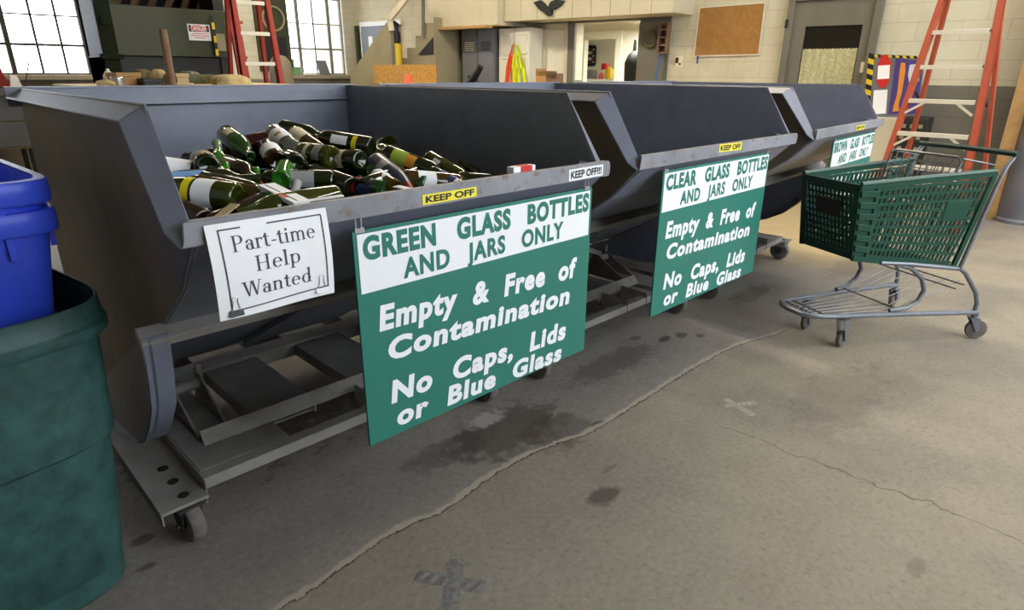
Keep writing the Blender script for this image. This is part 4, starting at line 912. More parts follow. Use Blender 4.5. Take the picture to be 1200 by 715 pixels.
wtag('coat_stand', cs_, M['dark'], 'dark coats hanging inside the office door', 'coats')
# olive panel right of the opening with its little shelf and the broom
lf = MB(); wbox(lf, ws(779, 60, .05)[0], S0 - .01, .04, .085, 0, 2.12); wstruct('door_2', lf, M['grey_paint'], bevel=.004)
wr_ = MB(); s0, z0 = ws(763, 46, .09); wr_.lathe([(.10 + .018 * math.cos(a), .018 * math.sin(a)) for a in [2 * PI * i / 10 for i in range(11)]], (s0, .12, z0), (0, 1, 0), 22); wtag('wreath', wr_, M['olive_cloth'], 'dull wreath hanging on the olive panel by the office opening', 'wreath')
s0, z0 = ws(781, 63, .08); s1, z1 = ws(776, 27, .08); rk = wthing('wall_rack', 'narrow brown wooden rack on the olive panel right of the office opening', 'rack', 0, 0); rk.location = P0
b = MB(); wbox(b, s0 - .04, s1, .085, .10, z0, z1); wbox(b, s0 - .04, s0 - .02, .085, .19, z0, z1); wbox(b, s1 - .02, s1, .085, .19, z0, z1); b.build('frame', M['brown'], rk)
for k in range(4): b = MB(); zz = z0 + (z1 - z0) * k / 4; wbox(b, s0 - .02, s1 - .02, .10, .19, zz, zz + .018); b.build('shelf', M['brown'], rk)
br_ = MB(); a = ws(775, 62, .12); c = ws(769, 92, .16); br_.tube([(a[0], .12, a[1]), (c[0], .18, c[1]), (c[0] + .25, .34, .02)], .016, 8); wtag('broom_handle', br_, mat('blue handle', rgb(60, 100, 150), .5), 'blue broom handle leaning on the olive panel', 'broom')
ot = wthing('wall_outlet', 'black outlet and plate on the pale wall left of the cork board', 'outlet', 0, 0); ot.location = P0; s0, z0 = ws(796, 72, 0); b = MB(); wbox(b, s0 - .05, s0 + .05, 0, .012, z0 - .07, z0 + .07); b.build('plate', M['plate'], ot, .003); b = MB(); wbox(b, s0 + .01, s0 + .045, .012, .02, z0 - .02, z0 + .05); wbox(b, s0 - .03, s0 - .005, .012, .016, z0 - .05, z0 - .02); b.build('socket', M['black'], ot)

# white double cupboard, white panel door, lockers
wd = wthing('white_cupboard', 'white panelled double door cupboard left of the white board door', 'cupboard', 0, 0); wd.location = P0
a0, a1 = 6.40, 7.02; b = MB(); wbox(b, a0, a1, .004, .38, 0, 2.10); b.build('carcass', M['white_paint'], wd)
for k in range(2):
    x0 = a0 + (a1 - a0) / 2 * k; x1 = x0 + (a1 - a0) / 2; b = MB(); wbox(b, x0 + .005, x1 - .005, .38, .40, .02, 2.10)
    for z0, z1 in ((.12, .9), (1.0, 1.65), (1.72, 2.0)):
        for q in ((x0 + .05, x1 - .05, z0, z0 + .02), (x0 + .05, x1 - .05, z1, z1 + .02), (x0 + .05, x0 + .065, z0, z1), (x1 - .065, x1 - .05, z0, z1)): wbox(b, q[0], q[1], .40, .412, q[2], q[3])
    b.build('door', M['white_paint'], wd, .002)
bd_ = wthing('board_door', 'white plank door with cream frame beside the hi-vis vest', 'door', 0, 0); bd_.location = P0
d0, d1 = ws(662, 60, .03)[0], 6.34
b = MB(); wbox(b, d0 - .06, d0, 0, .06, 0, 2.16); wbox(b, d1, d1 + .05, 0, .06, 0, 2.16); wbox(b, d0 - .06, d1 + .05, 0, .06, 2.08, 2.16); b.build('frame', M['cream'], bd_)
b = MB(); wbox(b, d0, d1, 0, .025, 0, 2.08); wbox(b, d0 + .22, d1 - .02, .025, .035, 0, 1.84); wbox(b, d0, d1, .025, .03, 1.95, 2.07); b.build('leaf', M['white_paint'], bd_, .002)
lk0, lk1 = 7.08, 7.80
for k in range(2):
    lk = wthing('steel_locker', 'grey steel locker, %s of the pair left of the white cupboard' % ('right' if k == 0 else 'left'), 'locker', 0, 0, 0, 'grey steel lockers'); lk.location = P0
    x0 = lk0 + (lk1 - lk0) / 2 * k; x1 = x0 + (lk1 - lk0) / 2 - .004; b = MB(); wbox(b, x0, x1, .0, .44, 0, 2.11); b.build('body', M['locker_grey'], lk, .003)
    b = MB(); wbox(b, x0 + .02, x1 - .02, .44, .455, .06, 2.08); dr = b.build('door', M['locker_grey'], lk, .003)
    b = MB()
    for j in range(5): wbox(b, x0 + .07, x1 - .09, .455, .468, 1.78 + .03 * j, 1.792 + .03 * j)
    b.build('vent', M['plate'] if k else M['dark'], dr)
    b = MB(); wbox(b, x0 + .03, x0 + .05, .455, .48, 1.05, 1.16); b.build('handle', M['dark'], dr)
# the hanging vests
def cloth(name, label, pxs, d, th, m, strip=None):
    s0, z0 = 0, 0; mb = MB(); pts = [ws(x, y, d) for x, y in pxs]; n = len(pts) // 2; L_, R__ = pts[:n], pts[n:][::-1]; front = []; back = []
    for (sa, za), (sb, zb) in zip(L_, R__):
        front.append([(sa + (sb - sa) * j / 8, d + th * (.5 + .5 * math.sin(j * 2.1 + za * 9)), za + (zb - za) * j / 8) for j in range(9)])
        back.append([(sa + (sb - sa) * j / 8, d - .005, za + (zb - za) * j / 8) for j in range(9)])
    mb.sheet(front); mb.sheet(back); o = wtag(name, mb, m, label, 'vest'); 
    if strip:
        t = MB(); q = [[(p[0], p[1] + .004, p[2]) for p in r[strip[0]:strip[1]]] for r in front]; t.sheet(q); c = t.build('reflective_strip', M['silver'], o)
    return o
cloth('safety_vest', 'hi-vis yellow vest hanging on the white cupboard', [(604, 52), (603, 65), (602, 80), (601, 97), (618, 97), (615, 80), (611, 65), (607, 52)], .43, .06, M['hivis'], (5, 7))
cloth('safety_vest', 'orange vest with silver strip hanging left of the yellow one', [(602, 52), (598, 65), (595, 80), (592, 97), (602, 97), (603, 80), (603, 65), (604, 52)], .42, .05, M['hivis_orange'], (5, 7))
# cartons on a table below the board door
tb = wthing('side_table', 'plain wooden table against the white board door holding two cartons', 'table', 0, 0); tb.location = P0; tz = ws(640, 99, .9)[1]
b = MB(); wbox(b, 5.35, 6.2, .6, 1.15, tz - .04, tz); b.build('table_top', M['wood'], tb)
for s, d in ((5.4, .65), (6.15, .65), (5.4, 1.1), (6.15, 1.1)): b = MB(); wbox(b, s - .03, s + .03, d - .03, d + .03, 0, tz - .04); b.build('leg', M['wood'], tb)
for k, (x0, x1, y, lab, m) in enumerate(((628, 640, 83, 'light brown carton, left of the two by the board door', M['card']), (640.5, 652, 86, 'darker brown carton, right of the two by the board door', M['brown']))):
    a, c = ws(x1, y, .9), ws(x0, y, .9); b = MB(); wbox(b, a[0], c[0], .72, .9, tz, a[1]); wbox(b, a[0] - .004, c[0] + .004, .896, .90, a[1] - .07, a[1] + .03); wtag('cardboard_box', b, m, lab, 'box')

# cork board, curtain door, light switch
cb_ = wthing('cork_board', 'brown cork notice board with a light frame on the cream wall', 'notice board', 0, 0); cb_.location = P0
a, c, e, g = ws(820, 9, .02), ws(897, 3, .02), ws(889, 64, .02), ws(813, 66, .02); b = MB(); b.prism([(q[0], .02, q[1]) for q in (a, c, e, g)], (0, -.02, 0)); b.build('cork', M['cork'], cb_)
for p, q in ((a, c), (c, e), (e, g), (g, a)): b = MB(); b.bar((p[0], .015, p[1]), (q[0], .015, q[1]), .016, .022, (0, 1, 0)); b.build('frame_edge', M['alu'], cb_)
mk = MB(); s0, z0 = ws(817, 70, .05); mk.tube([(s0, .04, z0 + .05), (s0, .04, z0 - .05)], .012, 8); wtag('marker_pen', mk, mat('blue pen', rgb(40, 60, 130), .4), 'blue marker hanging below the left corner of the cork board', 'pen')
dr = wthing('curtained_door', 'grey door with a dark window and speckled curtain on the right wall', 'door', 0, 0); dr.location = P0
D0, D1 = ws(1036, 0, .06)[0], ws(926, 3, .06)[0]; DT = 2.28
b = MB(); wbox(b, D0 - .01, D0 + .07, 0, .09, 0, DT); wbox(b, D1 - .07, D1 + .01, 0, .09, 0, DT); wbox(b, D0 - .01, D1 + .01, 0, .09, DT, DT + .09); b.build('frame', M['grey_paint'], dr, .003)
w0, w1 = ws(1011, 30, .05)[0], ws(944, 30, .05)[0]; wt = ws(975, 30, .05)[1]; wbz = 1.22
b = MB(); wbox(b, D0 + .06, w0, .0, .05, 0, DT); wbox(b, w1, D1 - .06, .0, .05, 0, DT); wbox(b, w0, w1, 0, .05, wt, DT); wbox(b, w0, w1, 0, .05, 0, wbz); lf = b.build('leaf', M['grey_paint'], dr)
b = MB(); wbox(b, w0, w1, .012, .018, wbz, wt); b.build('window_pane', M['glass_dark'], dr)
zc = ws(975, 57, .03)[1]; rows = [[(w0 + .01 + (w1 - w0 - .02) * i / 40, .032 + .008 * math.sin(i * 1.1), z + (.006 * math.sin(i * 2.2) if z == zc else 0)) for i in range(41)] for z in (wbz, wbz + .1, zc)]
b = MB(); b.sheet(rows); b.build('curtain', M['curtain'], dr, smooth=80)
b = MB(); s0, z0 = ws(926, 28, .06); wbox(b, D1 - .02, D1 + .012, .09, .11, z0 - .05, z0 + .05); b.build('hinge', M['dark'], dr)
sw = MB(); s0, z0 = ws(1013, 79, .06); wbox(sw, s0 - .045, s0 + .045, .05, .062, z0 - .06, z0 + .06); q = sw.build('push_plate', M['plate'], dr, .003)

# poster board with hazard tape, on a beige cabinet
pb = wthing('poster_board', 'grey notice panel edged with black and yellow hazard tape by the ladder', 'poster board', 0, 0); pb.location = P0; d = .42
b = MB(); wpoly(b, [(1021, 63), (1084, 66), (1076, 136), (1016, 138)], d, .03); b.build('panel', M['locker_grey'], pb)
def hazard(p, q, n, w):
    a, c = ws(*p, d + .002), ws(*q, d + .002); A_, C_ = Vector((a[0], d + .003, a[1])), Vector((c[0], d + .003, c[1])); u = (C_ - A_).normalized(); v = Vector((-u.z, 0, u.x)) * w
    m_ = MB()
    for i in range(n): L = (C_ - A_) / n; m_.mat(i % 2).raw([A_ + L * i, A_ + L * (i + 1), A_ + L * (i + 1.5) + v, A_ + L * (i + .5) + v], [(0, 1, 2, 3)])
    m_.build('hazard_tape', [M['bucket_yellow'], M['black']], pb, smooth=0)
hazard((1018, 136), (1025, 64), 12, -.06); hazard((1024, 64), (1083, 66), 14, .025)
b = MB(); wpoly(b, [(1029, 74), (1033, 65), (1039, 64), (1044, 72), (1043, 92), (1038, 102), (1031, 103), (1027, 95)], d + .005, .004); so = b.build('stop_sign', M['red'], pb)
b = MB(); wpoly(b, [(1029, 77), (1043, 76), (1042, 92), (1028, 93)], d + .007, .002); b.build('note', M['paper'], so)
b = MB(); wpoly(b, [(1024, 106), (1040, 105), (1038, 133), (1022, 134)], d + .005, .004); b.build('white_notice', M['paper'], pb)
b = MB(); wpoly(b, [(1050, 68), (1082, 72), (1074, 133), (1041, 134)], d + .005, .004); po = b.build('poster', M['purple'], pb)
b = MB(); wpoly(b, [(1056, 73), (1061, 74), (1061, 84), (1059, 95), (1057, 108), (1053, 122), (1054, 130), (1046, 131), (1047, 124), (1051, 112), (1053, 96), (1054, 84)], d + .008, .002); b.build('orange_band', M['poster_orange'], po)
b = MB(); wpoly(b, [(1066, 76), (1079, 74), (1077, 95), (1066, 100), (1064, 88)], d + .008, .002); b.build('grey_patch', M['silver'], po)
cbx = wthing('beige_cabinet', 'beige cabinet with a dark slotted side below the poster board', 'cabinet', 0, 0); cbx.location = P0
zc = ws(1030, 138, .6)[1]; b = MB(); wbox(b, 1.18, 1.56, .004, .58, 0, zc); b.build('body', M['cream'], cbx, .004); b = MB(); wbox(b, .90, 1.18, 0.004, .5, 0, zc)
b.build('side_box', M['dark'], cbx, .004); b = MB()
for r_ in range(5):
    for q in range(3): wbox(b, .94 + .08 * q, .98 + .08 * q, .50, .506, zc - .1 - .12 * r_, zc - .06 - .12 * r_)
b.build('slot', M['tan_paint'], cbx)

# post and column at the right edge
ps = MB(); p = at(1157, 256, 2, 0); ps.box((p.x - .02, p.y - .07, 0), (p.x + .10, p.y + .06, 3.2)); tag(ps.build('wooden_post', M['wood'], None, .003), 'bare pine post standing at the right edge beside the grey column', 'post')
cl = MB(); p = at(1190, 236, 2, 0); cl.lathe([(0, 0), (.25, 0), (.25, .03), (.23, .05), (.23, 3.4), (0, 3.4)], (8.40, .83, 0), (0, 0, 1), 40); tag(cl.build('grey_column', mat('blue grey paint', rgb(112, 114, 122), .5, 0, .06, 4)), 'round grey column cut by the right edge of the picture', 'column')

# ------------------------------------------------------------------ stepladders
def stepladder(label, loc, rz, H=2.42, n=7, lean=.17, hb=.375, taper=.078, m=None, back=1.05):
    t = thing('stepladder', label, 'ladder', loc, rz, 'orange stepladders'); m = m or M['orange']
    fx = lambda z: lean * z
    for sd in (-1, 1):
        f = lambda z: sd * (hb - taper * z)
        r = MB(); r.prism([(fx(0) - .045, f(0) - .012, 0), (fx(0) + .045, f(0) - .012, 0), (fx(H) + .045, f(H) - .012, H), (fx(H) - .045, f(H) - .012, H)], (0, .006, 0)); 
        for e in (-1, 1): r.prism([(fx(0) + e * .045 - .004, f(0) - .012, 0), (fx(0) + e * .045 + .004, f(0) - .012, 0), (fx(H) + e * .045 + .004, f(H) - .012, H), (fx(H) + e * .045 - .004, f(H) - .012, H)], (0, .045 * sd, 0))
        r.build('front_rail', m, t)
        r = MB(); r.bar((back, sd * (hb + .04), 0), (fx(H) + .05, f(H), H), .035, .07, (1, 0, 0)); r.build('rear_rail', m, t)
        s_ = MB(); s_.bar((fx(1.3), f(1.3), 1.33), (back - (back - fx(H)) * 1.2 / H, f(1.3), 1.16), .022, .004); s_.build('spreader', M['dark'], t)
    for k in range(1, n + 1):
        z = .305 * k; w = hb - taper * z - .008; s_ = MB(); s_.box((fx(z) - .045, -w, z - .012), (fx(z) + .045, w, z + .012)); s_.box((fx(z) - .047, -w, z - .026), (fx(z) - .041, w, z + .012))
        st = s_.build('step', M['alu'], t, .002)
        if k < 5:
            s_ = MB()
            for sd in (-1, 1): s_.bar((fx(z) - .035, sd * (w - .14), z - .02), (fx(z - .12) - .035, sd * (w + .005), z - .12), .006, .022, (0, 0, 1))
            s_.build('brace', M['alu'], st)
    for k in (1,): z = .33 * k; x = back + (fx(H) - back) * z / H; w = hb + .02 - (hb + .02 - (hb - taper * H)) * z / H; s_ = MB(); s_.bar((x, -w, z), (x, w, z), .02, .03); s_.build('rear_rung', M['alu'], t)
    s_ = MB(); s_.box((fx(H) - .07, -(hb - taper * H) - .03, H - .02), (fx(H) + .12, (hb - taper * H) + .03, H + .03)); s_.build('top_cap', m, t, .01); return t
stepladder('orange stepladder with pale steps behind the shopping cart at right', (7.05, 1.56, 0), 0)
p = at(300, 90, 1, 8.0); q = at(324, 97, 1, 8.0)
stepladder('orange stepladder with white steps beside the dark green machine at back left', (at(307, 50, 1, 7.0).x, 7.0, 0), PI / 2 - .1, 2.75, 8, .12, .205, .022, M['ladder_red'], .8)
rr = MB()
for px0, px1 in ((267, 283), (272, 288)):
    a, c = at(px0, 0, 1, 8.3), at(px1, 88, 1, 8.3); d_ = (c - a).normalized(); f_ = a - d_ * .8; g_ = a + d_ * ((a.z) / -d_.z); rr.bar(f_, g_, .07, .05, (0, 1, 0))
for z in (.4, .8, 1.2, 1.6, 2.0, 2.4): 
    a, c = at(267, 0, 1, 8.3), at(272, 0, 1, 8.3); rr.bar((a.x + .02, 8.3, z), (a.x + .14, 8.3, z), .03, .03)
tag(rr.build('red_rack', M['red_paint']), 'dark red upright frame between the green machine and the back ladder', 'frame')

# ------------------------------------------------------------------ dark green baler with its danger sign
BY = 8.0
X_ = lambda px, py, Y=BY: at(px, py, 1, Y).x
Z_ = lambda px, py, Y=BY: at(px, py, 1, Y).z
bl = thing('baling_machine', 'big dark green machine with a danger sign behind the nearest hopper', 'machine', (2.6, BY, 0))
off = (2.6, BY, 0); xa, xb = X_(134, 40), X_(266, 30); zt, zb = Z_(200, 9), Z_(200, 66)
b = MB(off); b.box((xa, BY, zb), (xb, BY + .12, zt)); b.build('front_plate', M['dark_green'], bl, .004)
b = MB(off); b.box((xa, BY + .05, 0), (xb, BY + 1.3, zb - .01)); b.box((xa, BY + 1.2, zb), (xb, BY + 1.3, 3.2)); b.box((xa, BY + .12, 0), (xa + .08, BY + 1.3, 3.2)); b.box((xb - .12, BY + .02, 0), (xb, BY + 1.3, 3.2)); b.box((xa, BY + .02, zt + .35), (xb, BY + 1.3, 3.2)); b.build('body', M['dark'], bl)
b = MB(off); b.box((xa - .06, BY - .02, .0), (xa, BY + .2, 3.2)); b.build('edge_post', M['matte_dark'], bl)
b = MB(off)
for k in range(6): b.bar((xa + .15 + .18 * k, BY + .5, zt - .05), (xa + .3 + .17 * k, BY + .4, zt + .25), .07, .05)
b.build('mechanism', M['brown'], bl)
s0, s1, z0, z1 = X_(219, 30), X_(245, 30), Z_(232, 47.5), Z_(232, 28.5)
b = MB(off); b.box((s0, BY - .008, z0), (s1, BY, z1)); dg = b.build('danger_sign', M['sign_white'], bl); cx, w = (s0 + s1) / 2, (s1 - s0)
b = MB(off); b.box((s0 + .012, BY - .0095, z0 + (z1 - z0) * .54), (s1 - .012, BY - .008, z1 - .012)); b.build('header', M['black'], dg)
b = MB(off); b.lathe([(0, 0), (1, 0), (1, .001), (0, .001)], (0, 0, 0), (0, -1, 0), 24); b.v = [((v[0] + off[0]) * w * .42 + cx - off[0], (v[1] + off[1]) + BY - .0096 - off[1], (v[2]) * (z1 - z0) * .19 + z0 + (z1 - z0) * .755) for v in b.v]; b.build('oval', M['red'], dg)
b = MB(off); lettering(b, 'DANGER', -w * .34, w * .34, -.03, .06, (cx, BY - .0112, z0 + (z1 - z0) * .755), (1, 0, 0), (0, 0, 1), .02); b.build('lettering', M['sign_white'], dg, smooth=0)
b = MB(off)
for k, (u, v) in enumerate(((.15, .85), (.1, .9), (.25, .75))): b.box((s0 + w * u, BY - .009, z0 + (z1 - z0) * (.40 - .13 * k)), (s0 + w * v, BY - .008, z0 + (z1 - z0) * (.44 - .13 * k)))
b.build('small_print', M['red'] , dg)
s0, s1, z0, z1 = X_(252, 50), X_(262, 50), Z_(257, 60), Z_(257, 40)
b = MB(off); b.box((s0, BY - .06, z0), (s1, BY, z1)); cbx2 = b.build('control_box', M['tan_paint'], bl, .004); b = MB(off)
for k in range(6): b.mat(k % 2).box((s0 - .03, BY - .062, z0 - .05 + .07 * k), (s0, BY - .055, z0 + .02 + .07 * k))
b.build('hazard_strip', [M['bucket_yellow'], M['black']], bl)
cm = MB(); x0, x1 = X_(113, 20, 7.8), X_(131, 20, 7.8); cm.box((x0, 7.8, 0), (x1, 7.86, 3.3)); cm.box((x0 - .03, 7.77, 1.55), (x1 + .03, 7.87, 1.60)); cm.lathe([(0, 0), (.05, 0), (.05, .03), (0, .03)], ((x0 + x1) / 2, 7.8, Z_(125, 24, 7.8)), (0, -1, 0), 14)
tag(cm.build('steel_column', M['matte_dark'], None, .004), 'dark steel column between the left window and the green machine', 'column')

# ------------------------------------------------------------------ long raised table behind the hopper and its clutter
TY0, TY1 = 5.2, 6.6; TZ_ = 1.335; TX0, TX1 = at(112, 103, 1, TY0).x, at(345, 97, 1, TY0).x + .25
tb = thing('sorting_table', 'long pale sorting table covered in clutter behind the nearest hopper', 'table', (TX0, TY0, 0))
b = MB((TX0, TY0, 0)); b.box((TX0, TY0, TZ_ - .05), (TX1, TY1, TZ_)); b.build('table_top', mat('pale table top', rgb(196, 178, 132), .7, 0, .12, 6), tb, .004)
for x in (TX0 + .08, TX1 - .08):
    for y in (TY0 + .08, TY1 - .08): b = MB((TX0, TY0, 0)); b.box((x - .04, y - .04, 0), (x + .04, y + .04, TZ_ - .05)); b.build('leg', M['locker_grey'], tb)
def tx_(px, y): return at(px, 97, 1, y).x
pp = MB(); p = Vector((tx_(201.5, 5.35), 5.35, 0)); ph = at(201, 35, 1, 5.35).z; pp.lathe([(0, 0), (.028, 0), (.028, ph - TZ_ - .01), (.024, ph - TZ_), (0, ph - TZ_)], (p.x, p.y, TZ_), (0, 0, 1), 18); tag(pp.build('rusty_pipe', M['brown']), 'rusty brown pipe standing upright on the sorting table', 'pipe')
def lump(name, label, cat, px0, px1, ytop, Y, m, seed):
    x0, x1 = tx_(px0, Y), tx_(px1, Y); h = at((px0 + px1) / 2, ytop, 1, Y).z - TZ_; r = random.Random(seed); mb = MB(); n = 22; rows = []
    ph1, ph2 = r.uniform(0, 6), r.uniform(0, 6)
    for i in range(13):
        v = i / 12; row = []
        for k in range(n + 1):
            a = 2 * PI * k / n; e = math.sin(v * PI / 2); rad = math.cos(v * PI / 2) ** .6 * (1 + .14 * math.sin(3 * a + ph1) + .08 * math.sin(7 * a + ph2 + 4 * v))
            row.append(((x0 + x1) / 2 + (x1 - x0) / 2 * rad * math.cos(a), Y + min(.34, (x1 - x0) * .4) * rad * math.sin(a), TZ_ + h * e * (1 + .12 * math.sin(5 * a + ph2) * (1 - e))))
        rows.append(row)
    mb.sheet(rows); return tag(mb.build(name, m, smooth=60), label, cat)
lump('cloth_heap', 'dark olive cloth heap in the middle of the sorting table', 'cloth', 153, 182, 81, 6.0, M['olive_cloth'], 1)
lump('cloth_heap', 'cream crumpled cloth left of the rusty pipe', 'cloth', 177, 199, 81, 5.9, M['scarf'], 2)
lump('cloth_heap', 'dark green bundle right of the rusty pipe', 'cloth', 206, 238, 83, 6.1, M['dark_green'], 3)
lump('cloth_heap', 'tan cloth bundle at the right end of the sorting table', 'cloth', 248, 291, 87, 5.8, M['scarf'], 4)
lump('cloth_heap', 'olive rags between the bundles on the sorting table', 'cloth', 226, 262, 87, 6.2, M['olive_cloth'], 5)
def tbox(name, label, cat, px0, px1, ytop, Y, dep, m):
    x0, x1 = tx_(px0, Y), tx_(px1, Y); zt_ = at(px0, ytop, 1, Y).z; b = MB(); b.box((x0, Y, TZ_), (x1, Y + dep, zt_)); b.box((x0 - .006, Y - .006, zt_ - .03), (x1 + .006, Y + dep + .006, zt_)); return tag(b.build(name, m, None, .004), label, cat)
tbox('cardboard_box', 'flat cardboard box at the left of the sorting table', 'box', 139, 166, 85, 5.55, .3, M['card'])
tbox('parts_bin', 'low black bin in front on the sorting table', 'bin', 169, 190, 92, 5.4, .2, M['black'])
tbox('wooden_box', 'low tan box under the dark bundle on the sorting table', 'box', 208, 222, 86, 5.6, .25, LB['tan'])
cn_ = MB(); cx = tx_(138, 5.4); hh = at(138, 90, 1, 5.4).z - TZ_; cn_.lathe([(0, 0), (.04, 0), (.042, .005), (.042, hh - .005), (.038, hh), (0, hh)], (cx, 5.4, TZ_), (0, 0, 1), 18); tag(cn_.build('tin_can', M['clip_wire']), 'small tin can at the left end of the sorting table', 'can')
jg = MB(); cx = tx_(129, 6.0); jg.lathe([(0, 0), (.035, 0), (.04, .02), (.04, .07), (.02, .10), (.012, .105), (.012, .12), (0, .12)], (cx, 6.0, TZ_), (0, 0, 1), 18); tag(jg.build('white_jug', M['white_paint']), 'small white jug by the dark column at the left of the sorting table', 'jug')
rg = MB(); x = tx_(214, 5.45); rg.tube([(x + .09 * math.cos(a), 5.5 + .06 * math.sin(a), TZ_ + .012) for a in [i * .3 for i in range(22)]], .008, 6); tag(rg.build('wire_loop', LB['tan']), 'thin tan loop of cord lying on the front of the sorting table', 'cord')
rg = MB(); x0, x1 = tx_(113, 5.3), tx_(133, 5.3); rg.tube([(x0, 5.3, TZ_ + .02), ((x0 + x1) / 2, 5.28, TZ_ + .035), (x1, 5.3, TZ_ + .02)], .018, 8); tag(rg.build('rolled_cloth', M['scarf']), 'small rolled tan cloth at the left front corner of the sorting table', 'cloth')

# ------------------------------------------------------------------ bench under the left window
bn_ = thing('drawer_bench', 'grey drawer bench under the left window', 'bench', (.5, 11.0, 0)); off = (.5, 11.0, 0); xr = at(28, 120, 1, 11).x
b = MB(off); b.box((-.9, 10.9, 1.12), (xr + .06, 11.8, 1.2)); b.build('bench_top', M['locker_grey'], bn_, .004)
b = MB(off); b.box((-.85, 11.0, .42), (xr, 11.75, 1.12)); b.build('carcass', M['tan_paint'], bn_)
for k in range(2):
    for j in range(2): b = MB(off); b.box((xr - 1.05 * (j + 1) + .02, 10.985, .45 + .34 * k), (xr - 1.05 * j - .02, 11.0, .76 + .34 * k)); dw = b.build('drawer', M['locker_grey'], bn_, .003); b = MB(off); b.box((xr - 1.05 * j - .62, 10.96, .60 + .34 * k), (xr - 1.05 * j - .42, 10.985, .62 + .34 * k)); b.build('handle', M['dark'], dw)
for x in (-.8, xr - .05): 
    for y in (11.05, 11.7): b = MB(off); b.box((x - .03, y - .03, 0), (x + .03, y + .03, .42)); b.build('leg', M['dark'], bn_)
b = MB(); x0, x1 = at(-14, 100, 1, 11.2).x, at(12, 100, 1, 11.2).x; zt_ = at(5, 78, 1, 11.2).z; b.prism([(x0, 11.2, 1.2), (x1, 11.2, 1.2), (x1 - .06, 11.2, zt_), (x0, 11.2, zt_ + .03)], (0, .3, 0)); tag(b.build('red_case', M['red_paint'], None, .01), 'dull red case on the bench at the far left', 'case')
b = MB(); x = at(30, 100, 1, 11.15).x; b.tube([(x - .02, 11.15, 1.2), (x + .12, 11.3, at(40, 74, 1, 11.3).z)], .008, 6); tag(b.build('thin_rod', M['dark']), 'thin dark rod leaning on the bench beside the red case', 'rod')
b = MB(); b.prism([(x - .16, 11.25, 1.2), (x - .02, 11.25, 1.2), (x - .05, 11.3, 1.36), (x - .12, 11.3, 1.38)], (0, .05, 0)); tag(b.build('paper_bag', M['paper'], None, .004), 'crumpled white paper bag on the bench by the thin rod', 'bag')
# things on the second window's sill
sz = 1.37
b = MB(); x = at(346, 80, 1, 11.92).x; b.box((x - .12, 11.9, sz), (x + .10, 11.99, sz + .15)); b.lathe([(0, 0), (.02, 0), (.02, .14), (0, .14)], (x - .02, 11.94, sz + .14), (0, 0, 1), 8); tag(b.build('green_can', mat('faded green', rgb(110, 150, 110), .6), None, .006), 'faded green can on the sill of the second window', 'can')
b = MB(); x = at(381, 80, 1, 11.92).x; b.prism([(x - .12, 11.9, sz), (x + .10, 11.9, sz), (x + .06, 11.98, sz + .27), (x - .16, 11.98, sz + .27)], (0, .02, 0)); tag(b.build('grey_board', M['locker_grey']), 'small grey board leaning on the right of the second window', 'board')
b = MB(); x = at(365, 84, 1, 11.92).x; b.box((x - .14, 11.9, sz), (x + .12, 11.99, sz + .05)); tag(b.build('white_tray', M['white_paint'], None, .006), 'low white tray on the sill of the second window', 'tray')
# grey round thing by the wall right of the back ladder
b = MB(); p0 = at(329, 80, 1, 9.5); b.lathe([(0, 0), (.17, 0), (.17, .9), (.15, 1.05), (.09, 1.13), (0, 1.15)], (p0.x, 9.5, at(329, 98, 1, 9.5).z - .75), (0, 0, 1), 20)
b.box((p0.x - .2, 9.3, 0), (p0.x + .2, 9.7, at(329, 98, 1, 9.5).z - .75)); tag(b.build('gas_cylinder', mat('dull grey brown', rgb(118, 110, 92), .6)), 'dull grey cylinder on a block between the back ladder and second window', 'cylinder')
fn_ = thing('wall_fan', 'dark wall unit with a round ring left of the second window', 'fan', (0, 0, 0)); p0 = at(320, 22, 1, 11.9)
fn_.location = (p0.x, 11.95, p0.z); b = MB(); b.box((-.32, -.05, -.9), (.28, .05, .55)); b.build('housing', M['dark_green'], fn_); b = MB(); b.tube([(.2 * math.cos(a), -.07, .2 * math.sin(a)) for a in [i * 2 * PI / 20 for i in range(21)]], .02, 6); b.build('ring', M['tan_paint'], fn_); b = MB(); b.box((-.2, -.06, -.8), (.2, -.05, -.3)); b.build('opening', M['black'], fn_)

# ------------------------------------------------------------------ stairs, board, cone and the blue-grey door at the back
st = wthing('staircase', 'boarded staircase with a cream handrail at the back of the hall', 'staircase', 0, 0); st.location = P0; d = 1.25
def down(pxs, d): return [(ws(x, y, d)[0], d, ws(x, y, d)[1]) for x, y in pxs]
q = down([(411, 86), (453, 26), (459, 30), (459, 80)], d); lo = [(q[0][0] + .35, d, .1), (q[0][0] + .3, d, 0), (q[-1][0], d, 0)]
b = MB(); b.prism([q[0], q[1], q[2], q[3], lo[2], lo[1]], (0, -.05, 0)); b.build('side_board', M['tan_paint'], st)
b = MB(); a, c = down([(455, 24), (492, -22)], d + .03); b.bar(a, c, .10, .05, (0, 1, 0)); a, c = down([(456.5, 22), (459, 36)], d + .03); b.bar(a, c, .08, .05, (0, 1, 0)); b.build('handrail', M['cream'], st)
b = MB(); a, c = down([(459.5, 36), (459.5, 75)], d); b.bar(a, (c[0], d, 0), .04, .04, (0, 1, 0)); b.build('newel_post', M['grey_paint'], st)
sp_ = down([(469, 68), (477, 68), (477, 56), (487, 56), (487, 42), (496, 42), (496, 27), (508, 27), (508, 20)], .95)
b = MB(); b.prism(sp_ + [(sp_[-1][0], .95, 0), (sp_[0][0], .95, 0)], (0, -.93, 0)); b.build('steps', M['tan_paint'], st)
b = MB(); q = down([(490, 64), (507, 44), (507, 63)], .97); b.prism(q, (0, -.015, 0)); b.build('opening', M['black'], st)
